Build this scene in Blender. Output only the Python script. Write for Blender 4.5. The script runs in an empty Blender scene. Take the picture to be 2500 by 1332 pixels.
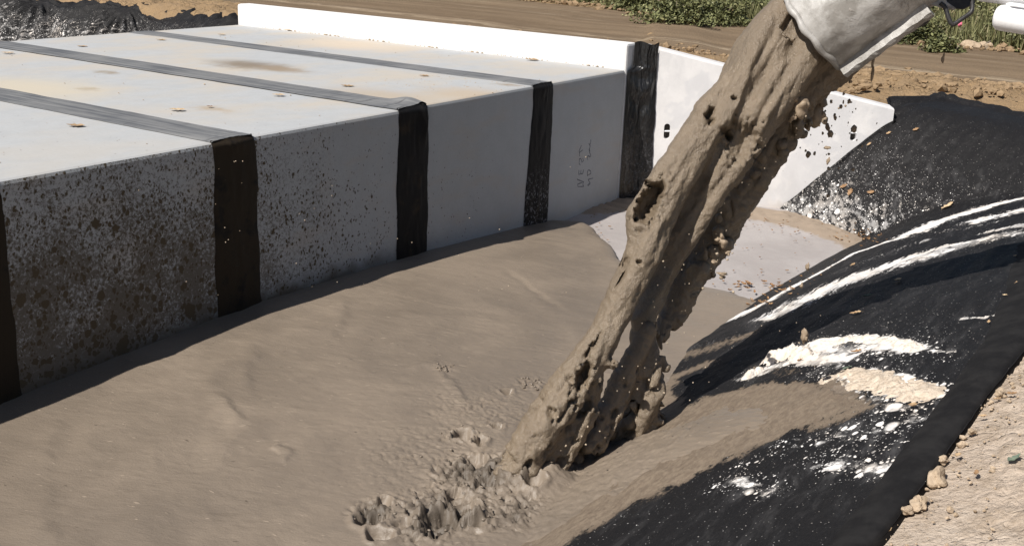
import bpy, bmesh, math, random
import numpy as np
from mathutils import Vector, Matrix

# ------------------------------------------------------------------ camera, sky, sun, exposure
scene = bpy.context.scene
COL = scene.collection
PW, PH = 2500.0, 1332.0                       # pixel size of the photograph
FPX = 2805.927
YAW, PITCH, ROLL = 0.983787, 0.301411, 0.037643
CAM = np.array([-4.57584, -4.85354, 1.25815])

def cam_axes():
    f = np.array([math.sin(YAW)*math.cos(PITCH), math.cos(YAW)*math.cos(PITCH), -math.sin(PITCH)])
    r = np.array([math.cos(YAW), -math.sin(YAW), 0.0]); u = np.cross(r, f)
    c, s = math.cos(ROLL), math.sin(ROLL)
    return c*r+s*u, -s*r+c*u, f
CR, CU, CF = cam_axes()

cd = bpy.data.cameras.new('camera'); cam = bpy.data.objects.new('camera', cd); COL.objects.link(cam)
cd.sensor_width = 36.0; cd.lens = FPX/PW*36.0; cd.clip_start = 0.05; cd.clip_end = 500
mw = Matrix.Identity(4)
for i in range(3):
    mw[i][0] = CR[i]; mw[i][1] = CU[i]; mw[i][2] = -CF[i]; mw[i][3] = CAM[i]
cam.matrix_world = mw
scene.camera = cam

SUN_EL = 48.0
_c = math.sin(math.radians(SUN_EL)); _b = 0.2*_c; _a = math.sqrt(1-_c*_c-_b*_b)
TO_SUN = Vector((-_a, _b, _c))
sl = bpy.data.lights.new('sun', 'SUN'); sl.energy = 5.0; sl.angle = math.radians(0.53); sl.color = (1.0, 0.955, 0.89)
so = bpy.data.objects.new('sun', sl); COL.objects.link(so)
so.rotation_euler = TO_SUN.to_track_quat('Z', 'Y').to_euler()
so.location = (-6, 2, 6)
w = bpy.data.worlds.new('World'); scene.world = w; w.use_nodes = True
wn = w.node_tree; bg = wn.nodes['Background']
sky = wn.nodes.new('ShaderNodeTexSky'); sky.sky_type = 'NISHITA'; sky.sun_disc = False
sky.sun_elevation = math.radians(SUN_EL); sky.sun_rotation = math.atan2(TO_SUN.x, TO_SUN.y)
wn.links.new(sky.outputs[0], bg.inputs[0]); bg.inputs[1].default_value = 0.05
scene.view_settings.view_transform = 'Standard'; scene.view_settings.look = 'None'
scene.view_settings.exposure = 0.35; scene.view_settings.gamma = 1.0

# ------------------------------------------------------------------ helpers
rng = np.random.default_rng(7)
random.seed(7)

def ray(px, py):
    return CF + CR*(px-PW/2)/FPX - CU*(py-PH/2)/FPX
def on_z(px, py, z):
    d = ray(px, py); return CAM + d*((z-CAM[2])/d[2])
def on_plane(px, py, p0, n):
    d = ray(px, py); return CAM + d*(np.dot(np.asarray(p0)-CAM, n)/np.dot(d, n))
def at_depth(px, py, dep):
    return CAM + ray(px, py)*dep

def hash2(ix, iy, seed):
    h = (ix.astype(np.int64)*374761393 + iy.astype(np.int64)*668265263 + seed*1442695041) & 0xffffffff
    h = ((h ^ (h >> 13))*1274126177) & 0xffffffff
    return (h ^ (h >> 16)) & 0xffffffff
def perlin2(x, y, seed=0):
    x = np.asarray(x, float); y = np.asarray(y, float)
    ix = np.floor(x); iy = np.floor(y); fx = x-ix; fy = y-iy
    u = fx*fx*fx*(fx*(fx*6-15)+10); v = fy*fy*fy*(fy*(fy*6-15)+10)
    def g(dx, dy):
        a = hash2(ix+dx, iy+dy, seed)/4294967296.0*2*math.pi
        return np.cos(a)*(fx-dx)+np.sin(a)*(fy-dy)
    return ((g(0,0)*(1-u)+g(1,0)*u)*(1-v) + (g(0,1)*(1-u)+g(1,1)*u)*v)*1.5
def fbm(x, y, seed=0, octv=4, lac=2.03, gain=0.5):
    s = 0; a = 1; t = 0
    for o in range(octv):
        s = s + a*perlin2(np.asarray(x)*lac**o+o*17.3, np.asarray(y)*lac**o-o*9.1, seed+o); t += a; a *= gain
    return s/t
def ridged(x, y, seed=0, octv=4):
    s = 0; a = 1; t = 0
    for o in range(octv):
        s = s + a*(1-2*np.abs(perlin2(np.asarray(x)*2.0**o+o*7.7, np.asarray(y)*2.0**o+o*3.3, seed+o))); t += a; a *= 0.55
    return s/t
def sstep(a, b, x):
    t = np.clip((np.asarray(x, float)-a)/(b-a), 0, 1); return t*t*(3-2*t)
def poly_dist(X, Y, pts, closed=False):
    """distance to a polyline and the signed side (positive on the left)"""
    best = np.full(np.shape(X), 1e9); side = np.zeros(np.shape(X)); par = np.zeros(np.shape(X))
    n = len(pts)
    for i in range(n if closed else n-1):
        a = pts[i]; b = pts[(i+1) % n]
        dx, dy = b[0]-a[0], b[1]-a[1]; L2 = dx*dx+dy*dy+1e-12
        t = np.clip(((X-a[0])*dx+(Y-a[1])*dy)/L2, 0, 1)
        ex = X-a[0]-t*dx; ey = Y-a[1]-t*dy; d = np.sqrt(ex*ex+ey*ey)
        s = np.sign(dx*(Y-a[1])-dy*(X-a[0])); m = d < best
        best = np.where(m, d, best); side = np.where(m, s, side); par = np.where(m, i+t, par)
    return best, side, par
def inside(X, Y, pts):
    r = np.zeros(np.shape(X), bool); n = len(pts)
    for i in range(n):
        x1, y1 = pts[i][:2]; x2, y2 = pts[(i+1) % n][:2]
        c = ((y1 > Y) != (y2 > Y)) & (X < (x2-x1)*(Y-y1)/(y2-y1+1e-12)+x1)
        r ^= c
    return r

def mesh_obj(name, verts, faces, mat=None, parent=None, smooth=True):
    me = bpy.data.meshes.new(name)
    me.from_pydata([tuple(v) for v in verts], [], [tuple(f) for f in faces]); me.update()
    if smooth:
        me.polygons.foreach_set('use_smooth', [True]*len(me.polygons))
    if mat: me.materials.append(mat)
    o = bpy.data.objects.new(name, me); COL.objects.link(o)
    if parent: o.parent = parent
    return o
def bm_obj(name, bm, mat=None, parent=None, smooth=False):
    me = bpy.data.meshes.new(name); bm.to_mesh(me); bm.free()
    if smooth: me.polygons.foreach_set('use_smooth', [True]*len(me.polygons))
    if mat: me.materials.append(mat)
    o = bpy.data.objects.new(name, me); COL.objects.link(o)
    if parent: o.parent = parent
    return o
def tag(o, label=None, cat=None, group=None, kind=None):
    if label: o['label'] = label
    if cat: o['category'] = cat
    if group: o['group'] = group
    if kind: o['kind'] = kind
    return o
def empty(name, loc=(0, 0, 0)):
    o = bpy.data.objects.new(name, None); COL.objects.link(o); o.location = loc; o.empty_display_size = 0.1
    return o
def adopt(child, parent):
    """parent a mesh built in world coordinates to an empty, keeping its place"""
    child.parent = parent
    child.matrix_parent_inverse = Matrix.Translation(parent.location).inverted()
    return child
def grid_faces(nu, nv):
    i = np.arange(nu-1)[:, None]; j = np.arange(nv-1)[None, :]
    a = i*nv+j
    return np.stack([a, a+nv, a+nv+1, a+1], -1).reshape(-1, 4)
def grid_obj(name, X, Y, Z, mat, parent=None, keep=None, attrs=None):
    nu, nv = X.shape
    f = grid_faces(nu, nv)
    me = bpy.data.meshes.new(name)
    V = np.stack([X, Y, Z], -1).reshape(-1, 3)
    if keep is not None:
        k = keep.reshape(-1); f = f[k[f].all(1)]
    me.from_pydata(V.tolist(), [], f.tolist()); me.update()
    me.polygons.foreach_set('use_smooth', [True]*len(me.polygons))
    if attrs:
        for an, av in attrs.items():
            at = me.attributes.new(an, 'FLOAT', 'POINT'); at.data.foreach_set('value', np.asarray(av, np.float32).reshape(-1))
    me.materials.append(mat)
    o = bpy.data.objects.new(name, me); COL.objects.link(o)
    if parent: o.parent = parent
    return o
def add_tube(bm, pts, rad, seg=10, cap=True):
    """swept tube through pts; rad a number or one per point"""
    pts = [Vector(p) for p in pts]; n = len(pts)
    rad = [rad]*n if not hasattr(rad, '__len__') else rad
    rings = []; ref = None
    for i in range(n):
        t = (pts[min(i+1, n-1)]-pts[max(i-1, 0)]).normalized()
        if ref is None:
            ref = Vector((0, 0, 1)) if abs(t.z) < 0.9 else Vector((1, 0, 0))
        a = (ref-t*ref.dot(t)).normalized(); b = t.cross(a); ref = a
        rings.append([bm.verts.new(pts[i]+(a*math.cos(2*math.pi*k/seg)+b*math.sin(2*math.pi*k/seg))*rad[i]) for k in range(seg)])
    for i in range(n-1):
        for k in range(seg):
            bm.faces.new((rings[i][k], rings[i][(k+1) % seg], rings[i+1][(k+1) % seg], rings[i+1][k]))
    if cap:
        bm.faces.new(rings[0][::-1]); bm.faces.new(rings[-1])
def add_box(bm, lo, hi):
    v = [bm.verts.new((x, y, z)) for x in (lo[0], hi[0]) for y in (lo[1], hi[1]) for z in (lo[2], hi[2])]
    for f in ((0,1,3,2),(4,6,7,5),(0,4,5,1),(2,3,7,6),(0,2,6,4),(1,5,7,3)):
        bm.faces.new([v[i] for i in f])
def add_lump(bm, c, r, sub=2, rough=0.3, seed=0, sc=(1, 1, 1)):
    res = bmesh.ops.create_icosphere(bm, subdivisions=sub, radius=1.0)
    rs = np.random.default_rng(seed)
    ph = rs.uniform(0, 6.28, (5, 3)); fr = rs.normal(0, 1.7, (5, 3))
    for v in res['verts']:
        p = np.array(v.co); d = 1+rough*sum(math.sin(p@fr[k]*1.6+ph[k, 0]) for k in range(5))/2.6
        v.co = Vector((c[0]+p[0]*d*r*sc[0], c[1]+p[1]*d*r*sc[1], c[2]+p[2]*d*r*sc[2]))

# ------------------------------------------------------------------ node helper
class Mat:
    def __init__(s, name, rough=0.8, spec=0.3):
        s.m = bpy.data.materials.new(name); s.m.use_nodes = True
        s.t = s.m.node_tree; s.b = s.t.nodes['Principled BSDF']
        s.b.inputs['Roughness'].default_value = rough
        s.b.inputs['Specular IOR Level'].default_value = spec
        g = s.t.nodes.new('ShaderNodeNewGeometry'); s.pos = g.outputs['Position']; s.nrm = g.outputs['Normal']
    def put(s, sock, v):
        if isinstance(v, bpy.types.NodeSocket): s.t.links.new(v, sock)
        elif isinstance(v, (tuple, list)) and sock.type == 'RGBA': sock.default_value = (*v[:3], 1)
        else: sock.default_value = v
    def math(s, op, a, b=0.0, c=0.0, clamp=False):
        n = s.t.nodes.new('ShaderNodeMath'); n.operation = op; n.use_clamp = clamp
        for i, v in enumerate((a, b, c)): s.put(n.inputs[i], v)
        return n.outputs[0]
    def add(s, a, b): return s.math('ADD', a, b)
    def mul(s, a, b): return s.math('MULTIPLY', a, b)
    def sub(s, a, b): return s.math('SUBTRACT', a, b)
    def mapr(s, v, a, b, c=0.0, d=1.0, smooth=True):
        n = s.t.nodes.new('ShaderNodeMapRange'); n.interpolation_type = 'SMOOTHSTEP' if smooth else 'LINEAR'
        for i, x in enumerate((v, a, b, c, d)): s.put(n.inputs[i], x)
        return n.outputs[0]
    def mapping(s, v, scale=(1, 1, 1), rot=(0, 0, 0), loc=(0, 0, 0)):
        n = s.t.nodes.new('ShaderNodeMapping'); s.put(n.inputs['Vector'], v)
        n.inputs['Scale'].default_value = scale; n.inputs['Rotation'].default_value = rot; n.inputs['Location'].default_value = loc
        return n.outputs[0]
    def noise(s, v, scale, detail=4, rough=0.55, dist=0.0, color=False):
        n = s.t.nodes.new('ShaderNodeTexNoise'); s.put(n.inputs['Vector'], v)
        n.inputs['Scale'].default_value = scale; n.inputs['Detail'].default_value = detail
        n.inputs['Roughness'].default_value = rough; n.inputs['Distortion'].default_value = dist
        return n.outputs['Color' if color else 'Fac']
    def voro(s, v, scale, feature='F1', rnd=1.0):
        n = s.t.nodes.new('ShaderNodeTexVoronoi'); n.feature = feature; s.put(n.inputs['Vector'], v)
        n.inputs['Scale'].default_value = scale; n.inputs['Randomness'].default_value = rnd
        return n
    def sep(s, v):
        n = s.t.nodes.new('ShaderNodeSeparateXYZ'); s.put(n.inputs[0], v); return n.outputs
    def comb(s, x, y, z):
        n = s.t.nodes.new('ShaderNodeCombineXYZ')
        for i, v in enumerate((x, y, z)): s.put(n.inputs[i], v)
        return n.outputs[0]
    def vadd(s, a, b, op='ADD'):
        n = s.t.nodes.new('ShaderNodeVectorMath'); n.operation = op; s.put(n.inputs[0], a); s.put(n.inputs[1], b)
        return n.outputs[0]
    def vscale(s, a, k):
        n = s.t.nodes.new('ShaderNodeVectorMath'); n.operation = 'SCALE'; s.put(n.inputs[0], a); s.put(n.inputs['Scale'], k)
        return n.outputs[0]
    def mix(s, f, a, b, mode='MIX'):
        n = s.t.nodes.new('ShaderNodeMix'); n.data_type = 'RGBA'; n.blend_type = mode
        s.put(n.inputs[0], f); s.put(n.inputs[6], a); s.put(n.inputs[7], b)
        return n.outputs[2]
    def attr(s, name):
        n = s.t.nodes.new('ShaderNodeAttribute'); n.attribute_name = name; return n.outputs['Fac']
    def warp(s, v, scale, amt, detail=2):
        c = s.noise(v, scale, detail, color=True)
        return s.vadd(v, s.vscale(s.vadd(c, (-0.5, -0.5, -0.5)), amt))
    def splat(s, v, scale, dens, soft=0.06, size=0.62):
        """blob mask: each voronoi cell may carry a spot; dens (0..1) sets how many and how large"""
        n = s.voro(v, scale)
        r = s.sep(n.outputs['Color'])[0]
        rad = s.mul(s.math('MAXIMUM', s.sub(r, s.sub(1.0, dens)), 0.0), size)
        return s.mapr(s.sub(rad, n.outputs['Distance']), -soft*0.3, soft)
    def spot(s, c, r, squash=(1, 1, 1), edge=0.6, v=None):
        d = s.mapping(v or s.pos, scale=[q/r for q in squash], loc=[-c[i]*squash[i]/r for i in range(3)])
        n = s.t.nodes.new('ShaderNodeVectorMath'); n.operation = 'LENGTH'; s.put(n.inputs[0], d)
        return s.mapr(n.outputs['Value'], 1.0, 1.0-edge)
    def out(s, color, height=None, strength=0.5, dist=0.01, rough=None):
        s.put(s.b.inputs['Base Color'], color)
        if rough is not None: s.put(s.b.inputs['Roughness'], rough)
        if height is not None:
            n = s.t.nodes.new('ShaderNodeBump'); n.inputs['Strength'].default_value = strength
            n.inputs['Distance'].default_value = dist; s.put(n.inputs['Height'], height)
            s.t.links.new(n.outputs[0], s.b.inputs['Normal'])
        return s.m

# ------------------------------------------------------------------ materials
def mat_concrete(name, deck_stain=True, base=(0.41, 0.418, 0.424), mud=True):
    m = Mat(name, 0.85, 0.25)
    x, y, z = m.sep(m.pos); nx, ny, nz = m.sep(m.nrm)
    big = m.noise(m.pos, 1.3, 5, 0.6); mid = m.noise(m.pos, 7, 5, 0.6); fine = m.noise(m.pos, 60, 4, 0.6)
    col = m.mix(m.mapr(mid, 0.35, 0.7, 0, 0.45), base, tuple(c*0.86 for c in base))
    col = m.mix(m.mapr(fine, 0.35, 0.7, 0, 0.3), col, tuple(c*0.8 for c in base))
    up = m.mapr(nz, 0.5, 0.8)
    if deck_stain:
        # tan dust washed over the deck
        tan = m.mapr(m.noise(m.mapping(m.pos, (0.55, 0.9, 1)), 1.6, 5, 0.6), 0.40, 0.66, 0, 0.75)
        col = m.mix(m.mul(m.mul(tan, up), m.mapr(x, -0.6, 1.0, 0.45, 1.0)), col, (0.46, 0.405, 0.335))
        wv = m.warp(m.pos, 7, 0.26, 5)
        for c, r, k, cc in STAINS:
            col = m.mix(m.mul(m.mul(m.spot(c, r, k, 0.9, wv), up), 0.8), col, cc)
        sv = m.warp(m.pos, 30, 0.02)
        d1 = m.mul(m.mapr(y, 4.0, -0.2, 0.20, 0.60), m.mapr(x, 3.5, -1.0, 0.40, 1.0))
        sp = m.mul(m.splat(m.mapping(sv, (1, 1, 0.3), (0, 0, 0.9)), 13, d1, 0.05, 0.16), up)
        sp2 = m.mul(m.splat(m.mapping(sv, (1, 0.5, 0.3)), 34, d1, 0.08, 0.3), up)
        col = m.mix(m.mul(m.math('MAXIMUM', sp, sp2), 0.75), col, (0.13, 0.10, 0.075))
    if mud:
        face = m.mapr(ny, -0.5, -0.75)
        pv = m.comb(x, m.mul(z, 0.9), 0.0)
        pv = m.warp(pv, 34, 0.04, 4)
        dx = m.math('ADD', m.math('ADD', m.mapr(x, 3.6, 1.2, 0.12, 0.40), m.mapr(x, 1.4, 0.2, 0.0, 0.34)), m.mapr(x, 0.3, -0.6, 0.0, 0.36))
        patch = m.mapr(m.noise(pv, 2.6, 3), 0.3, 0.7, 0.72, 1.18)
        low = m.mapr(z, 0.0, -0.75, 0.62, 1.1)
        d = m.mul(m.mul(dx, patch), low)
        s1 = m.splat(m.vadd(pv, (1.3, .4, 0)), 9, m.mul(d, 0.66), 0.09, 0.55)
        s2 = m.splat(m.vadd(pv, (3.1, 1.7, 0)), 26, m.mul(d, 0.9), 0.14, 0.62)
        s3 = m.splat(m.mapping(pv, (1, 0.75, 1), (0, 0, 0.5)), 58, m.math('MINIMUM', m.mul(d, 1.25), 0.9), 0.2, 0.72)
        mist = m.mapr(m.add(m.noise(pv, 55, 5, 0.8), m.mul(d, 0.27)), 0.64, 0.80, 0, 0.85)
        mk = m.math('MAXIMUM', m.math('MAXIMUM', s1, s2), m.math('MAXIMUM', s3, m.mul(mist, m.mapr(x, 1.3, -0.3, 0, 1))))
        # splash band just over the fill
        band = m.mapr(m.add(z, m.mul(m.noise(pv, 7, 4), 0.2)), -0.78, -0.93)
        mk = m.mul(m.math('MAXIMUM', mk, m.mul(band, m.mapr(x, 2.3, 0.4, 0.0, 0.9))), face)
        drip = m.mul(m.mapr(m.noise(m.mapping(m.pos, (9, 9, 0.8)), 1, 4), 0.5, 0.75, 0, 0.35), face)
        col = m.mix(drip, col, (0.40, 0.38, 0.36))
        rain = m.mul(m.mul(m.mapr(m.noise(m.mapping(m.pos, (1, 1, 4)), 1.7, 4), 0.5, 0.7, 0, 0.4), face), 1.0)
        col = m.mix(rain, col, (0.42, 0.37, 0.32))
        col = m.mix(mk, col, (0.085, 0.064, 0.040))
        h = m.add(m.mul(mk, 0.6), m.mul(fine, 0.4))
    else:
        h = m.add(m.mul(fine, 0.5), m.mul(mid, 0.4))
    return m.out(col, h, 0.25, 0.006)

def px_deck(px, py):
    return tuple(on_z(px, py, 0.0))
STAINS = [(px_deck(612, 160), 0.36, (1, 0.6, 1), (0.17, 0.125, 0.08)),
          (px_deck(690, 170), 0.20, (1, 0.5, 1), (0.26, 0.20, 0.14)),
          (px_deck(265, 177), 0.16, (1.6, 0.8, 1), (0.25, 0.20, 0.14)),
          (px_deck(212, 216), 0.13, (2.2, 0.8, 1), (0.25, 0.20, 0.14)),
          (px_deck(1150, 232), 0.5, (1, 0.8, 1), (0.42, 0.34, 0.25)),
          (px_deck(860, 110), 0.6, (1, 0.6, 1), (0.56, 0.47, 0.37)),
          (px_deck(940, 236), 0.4, (1, 0.5, 1), (0.40, 0.33, 0.25)),
          (px_deck(1235, 208), 0.12, (1, 0.8, 1), (0.26, 0.20, 0.14)),
          (px_deck(520, 265), 0.16, (1.5, 0.6, 1), (0.36, 0.29, 0.21)),
          (px_deck(60, 215), 0.7, (1, 0.7, 1), (0.50, 0.44, 0.34))]
M_CONC = mat_concrete('precast_concrete')
M_HEAD = mat_concrete('headwall_concrete', deck_stain=False, base=(0.74, 0.73, 0.72))

def mat_wing():
    m = Mat('wing_wall_concrete', 0.85, 0.25)
    x, y, z = m.sep(m.pos)
    mid = m.noise(m.pos, 6, 5, 0.65); fine = m.noise(m.pos, 55, 4, 0.6)
    col = m.mix(m.mapr(mid, 0.35, 0.68, 0, 0.6), (0.70, 0.68, 0.67), (0.60, 0.585, 0.58))
    wv = m.warp(m.pos, 9, 0.06, 4)
    n2 = m.noise(wv, 3.1, 3)
    # grey bare cement where the white skin is missing, low down and along the rim
    edge = m.add(n2, m.mapr(y, -0.4, -1.7, -0.02, 0.10))
    skin = m.mapr(edge, 0.53, 0.60, 0, 0.38)
    col = m.mix(skin, col, (0.50, 0.50, 0.52))
    sp = m.splat(m.mapping(m.warp(m.pos, 30, 0.03), (1, 1, 0.8)), 22, m.mapr(y, -0.5, -1.3, 0.04, 0.24), 0.06, 0.4)
    col = m.mix(m.mul(sp, 0.9), col, (0.12, 0.09, 0.06))
    pit = m.splat(m.pos, 55, 0.16, 0.12, 0.8)
    col = m.mix(m.mul(pit, 0.5), col, (0.36, 0.34, 0.33))
    smr = m.mapr(m.noise(m.mapping(m.warp(m.pos, 4, 0.2), (1, 1, 0.45)), 3.5, 5, 0.65), 0.48, 0.7, 0, 0.55)
    col = m.mix(smr, col, (0.53, 0.52, 0.52))
    low = m.mapr(m.add(z, m.mul(n2, 0.2)), -0.98, -1.12, 0, 0.6)
    col = m.mix(low, col, (0.42, 0.36, 0.30))
    return m.out(col, m.add(m.mul(fine, 0.5), m.mul(mid, 0.5)), 0.3, 0.008)
M_WING = mat_wing()

def mat_wrap_top():
    m = Mat('dusty_joint_tape', 0.75, 0.3)
    x, y, z = m.sep(m.pos)
    st = m.noise(m.mapping(m.warp(m.pos, 6, 0.02), (26, 1.1, 1)), 1, 5, 0.6)
    pat = m.noise(m.pos, 2.2, 4)
    dust = m.mapr(m.add(m.mul(st, 0.75), m.mul(pat, 0.35)), 0.40, 0.66, 0.08, 1.0)
    col = m.mix(dust, (0.075, 0.08, 0.09), (0.19, 0.19, 0.19))
    cr = m.mapr(m.noise(m.mapping(m.warp(m.pos, 3, 0.15), (2.0, 17, 1), (0, 0, 0.5)), 1, 2), 0.60, 0.68, 0, 0.55)
    col = m.mix(m.mul(cr, m.mapr(y, 1.6, 0.3)), col, (0.05, 0.05, 0.055))
    return m.out(col, m.add(st, m.mul(cr, -0.7)), 0.4, 0.008)
M_WTOP = mat_wrap_top()
def mat_wrap_face():
    m = Mat('black_joint_tape', 0.7, 0.2)
    x, y, z = m.sep(m.pos)
    pv = m.warp(m.pos, 20, 0.04, 3)
    mud = m.mapr(m.add(m.noise(pv, 4.5, 4, 0.65), m.mapr(x, 2.0, -0.8, -0.06, 0.20)), 0.5, 0.66, 0, 0.85)
    col = m.mix(mud, (0.008, 0.0075, 0.008), (0.030, 0.021, 0.012))
    ash = m.mul(m.mapr(m.noise(m.mapping(m.pos, (1, 1, 0.7)), 60, 4, 0.7), 0.55, 0.62), m.mapr(z, -0.55, -1.0, 0, 0.65))
    ash = m.mul(ash, m.mapr(x, 1.6, 2.4))
    col = m.mix(ash, col, (0.30, 0.30, 0.32))
    fl = m.splat(m.pos, 30, 0.05, 0.05, 1.6)
    col = m.mix(fl, col, (0.45, 0.42, 0.36))
    return m.out(col, m.noise(m.mapping(pv, (3, 3, 1)), 12, 4), 0.4, 0.01)
M_WFACE = mat_wrap_face()
def mat_plastic():
    m = Mat('black_plastic_sheet', 0.32, 0.5)
    fl = m.splat(m.pos, 24, 0.10, 0.05, 0.9)
    ash = m.mul(m.mapr(m.noise(m.pos, 50, 5, 0.7), 0.5, 0.62), m.mapr(m.sep(m.pos)[2], -0.35, -0.9, 0.05, 0.5))
    col = m.mix(ash, (0.010, 0.0095, 0.0095), (0.13, 0.13, 0.14))
    col = m.mix(fl, col, (0.55, 0.52, 0.47))
    return m.out(col, m.noise(m.pos, 25, 4), 0.2, 0.01)
M_PLAS = mat_plastic()

def mat_slurry(name='wet_slurry', base=(0.226, 0.181, 0.138), wet=0.5):
    m = Mat(name, 0.5, 0.45)
    ang = SLUR_ANG
    v = m.warp(m.pos, 3, 0.05)
    big = m.noise(m.warp(m.pos, 1.2, 0.5), 1.3, 5, 0.6)
    col = m.mix(m.mapr(big, 0.35, 0.65), base, tuple(c*k for c, k in zip(base, (0.80, 0.81, 0.83))))
    sv = m.mapping(v, (1, 1, 1), (0, 0, ang))
    st = m.noise(m.mapping(m.warp(sv, 1.1, 0.5, 3), (1.6, 15, 15)), 2.2, 5, 0.65)
    col = m.mix(m.mapr(st, 0.4, 0.68, 0, 0.5), col, tuple(c*0.80 for c in base))
    ch = m.splat(m.mapping(m.warp(sv, 1.1, 0.5, 3), (0.30, 1, 1)), 46, 0.30, 0.12, 0.85)
    col = m.mix(m.mul(ch, 0.65), col, tuple(min(1, c*1.55) for c in base))
    dk = m.splat(m.mapping(m.warp(sv, 1.4, 0.5, 3), (0.42, 1, 1)), 40, m.mapr(m.attr('churn'), 0.0, 0.5, 0.17, 0.42), 0.08, 1.2)  # dark flecks, denser in the churn to paint in shade between lumps
    col = m.mix(m.mul(dk, 0.7), col, tuple(c*0.36 for c in base))
    wet_shade = m.mapr(m.add(m.attr('churn'), m.mul(m.sub(m.noise(m.pos, 9, 4), 0.5), 0.6)), 0.2, 0.75)
    col = m.mix(wet_shade, col, tuple(c*0.42 for c in base))  # churn darkened in colour for wetness and for shade among its lumps
    gr = m.noise(m.pos, 110, 4, 0.7); gm = m.noise(m.mapping(sv, (0.4, 1, 1)), 30, 6, 0.7)
    lob = m.noise(m.mapping(m.warp(sv, 1.5, 0.4, 3), (0.5, 1.6, 1)), 7, 4, 0.6)
    h = m.add(m.add(m.mul(gr, 0.35), m.mul(gm, 0.9)), m.add(m.mul(ch, 0.3), m.mul(lob, 1.2)))
    return m.out(col, h, 0.55, 0.008, m.mapr(m.sub(big, wet_shade), 0.35, 0.65, 0.56, 0.36))
SLUR_ANG = 0.0
_a1 = on_z(1000, 900, -1.05); _a2 = on_z(1100, 912, -1.05)
SLUR_ANG = -math.atan2(_a2[1]-_a1[1], _a2[0]-_a1[0])
M_SLUR = mat_slurry()
def mat_stream():
    m = Mat('pouring_slurry', 0.33, 0.5)
    base = (0.205, 0.158, 0.110)
    n1 = m.noise(m.pos, 9, 4); gr = m.noise(m.pos, 130, 4, 0.7); gm = m.noise(m.mapping(m.warp(m.pos, 14, 0.04), (1, 1, 0.75)), 44, 5, 0.7)
    col = m.mix(m.mapr(n1, 0.35, 0.65), base, tuple(c*0.88 for c in base))
    col = m.mix(m.mapr(gm, 0.5, 0.7, 0, 0.45), col, tuple(c*0.75 for c in base))
    ch = m.splat(m.pos, 60, 0.06, 0.1, 3.0)
    col = m.mix(ch, col, (0.40, 0.33, 0.25))
    return m.out(col, m.add(m.mul(gr, 0.35), m.mul(gm, 1.2)), 0.75, 0.014)
M_STREAM = mat_stream()
def mat_old():
    m = Mat('set_slurry', 0.8, 0.25)
    base = (0.36, 0.335, 0.325)
    big = m.noise(m.pos, 2.0, 5, 0.6); fine = m.noise(m.pos, 70, 4, 0.65)
    col = m.mix(m.mapr(big, 0.38, 0.62), base, (0.32, 0.295, 0.285))
    col = m.mix(m.mapr(fine, 0.4, 0.7, 0, 0.4), col, (0.32, 0.27, 0.25))
    br = m.mapr(m.add(m.attr('brown'), m.mul(m.sub(m.noise(m.pos, 14, 5, 0.65), 0.5), 0.5)), 0.42, 0.6, 0, 0.92)
    col = m.mix(br, col, (0.27, 0.21, 0.155))
    dk = m.splat(m.mapping(m.pos, (1, 0.5, 1), (0, 0, 0.8)), 20, m.add(0.12, m.mul(br, 0.25)), 0.06, 0.6)
    col = m.mix(m.mul(dk, 0.7), col, (0.16, 0.11, 0.07))
    return m.out(col, m.add(m.mul(fine, 0.7), m.mul(dk, 0.8)), 0.45, 0.008)
M_OLD = mat_old()

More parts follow.
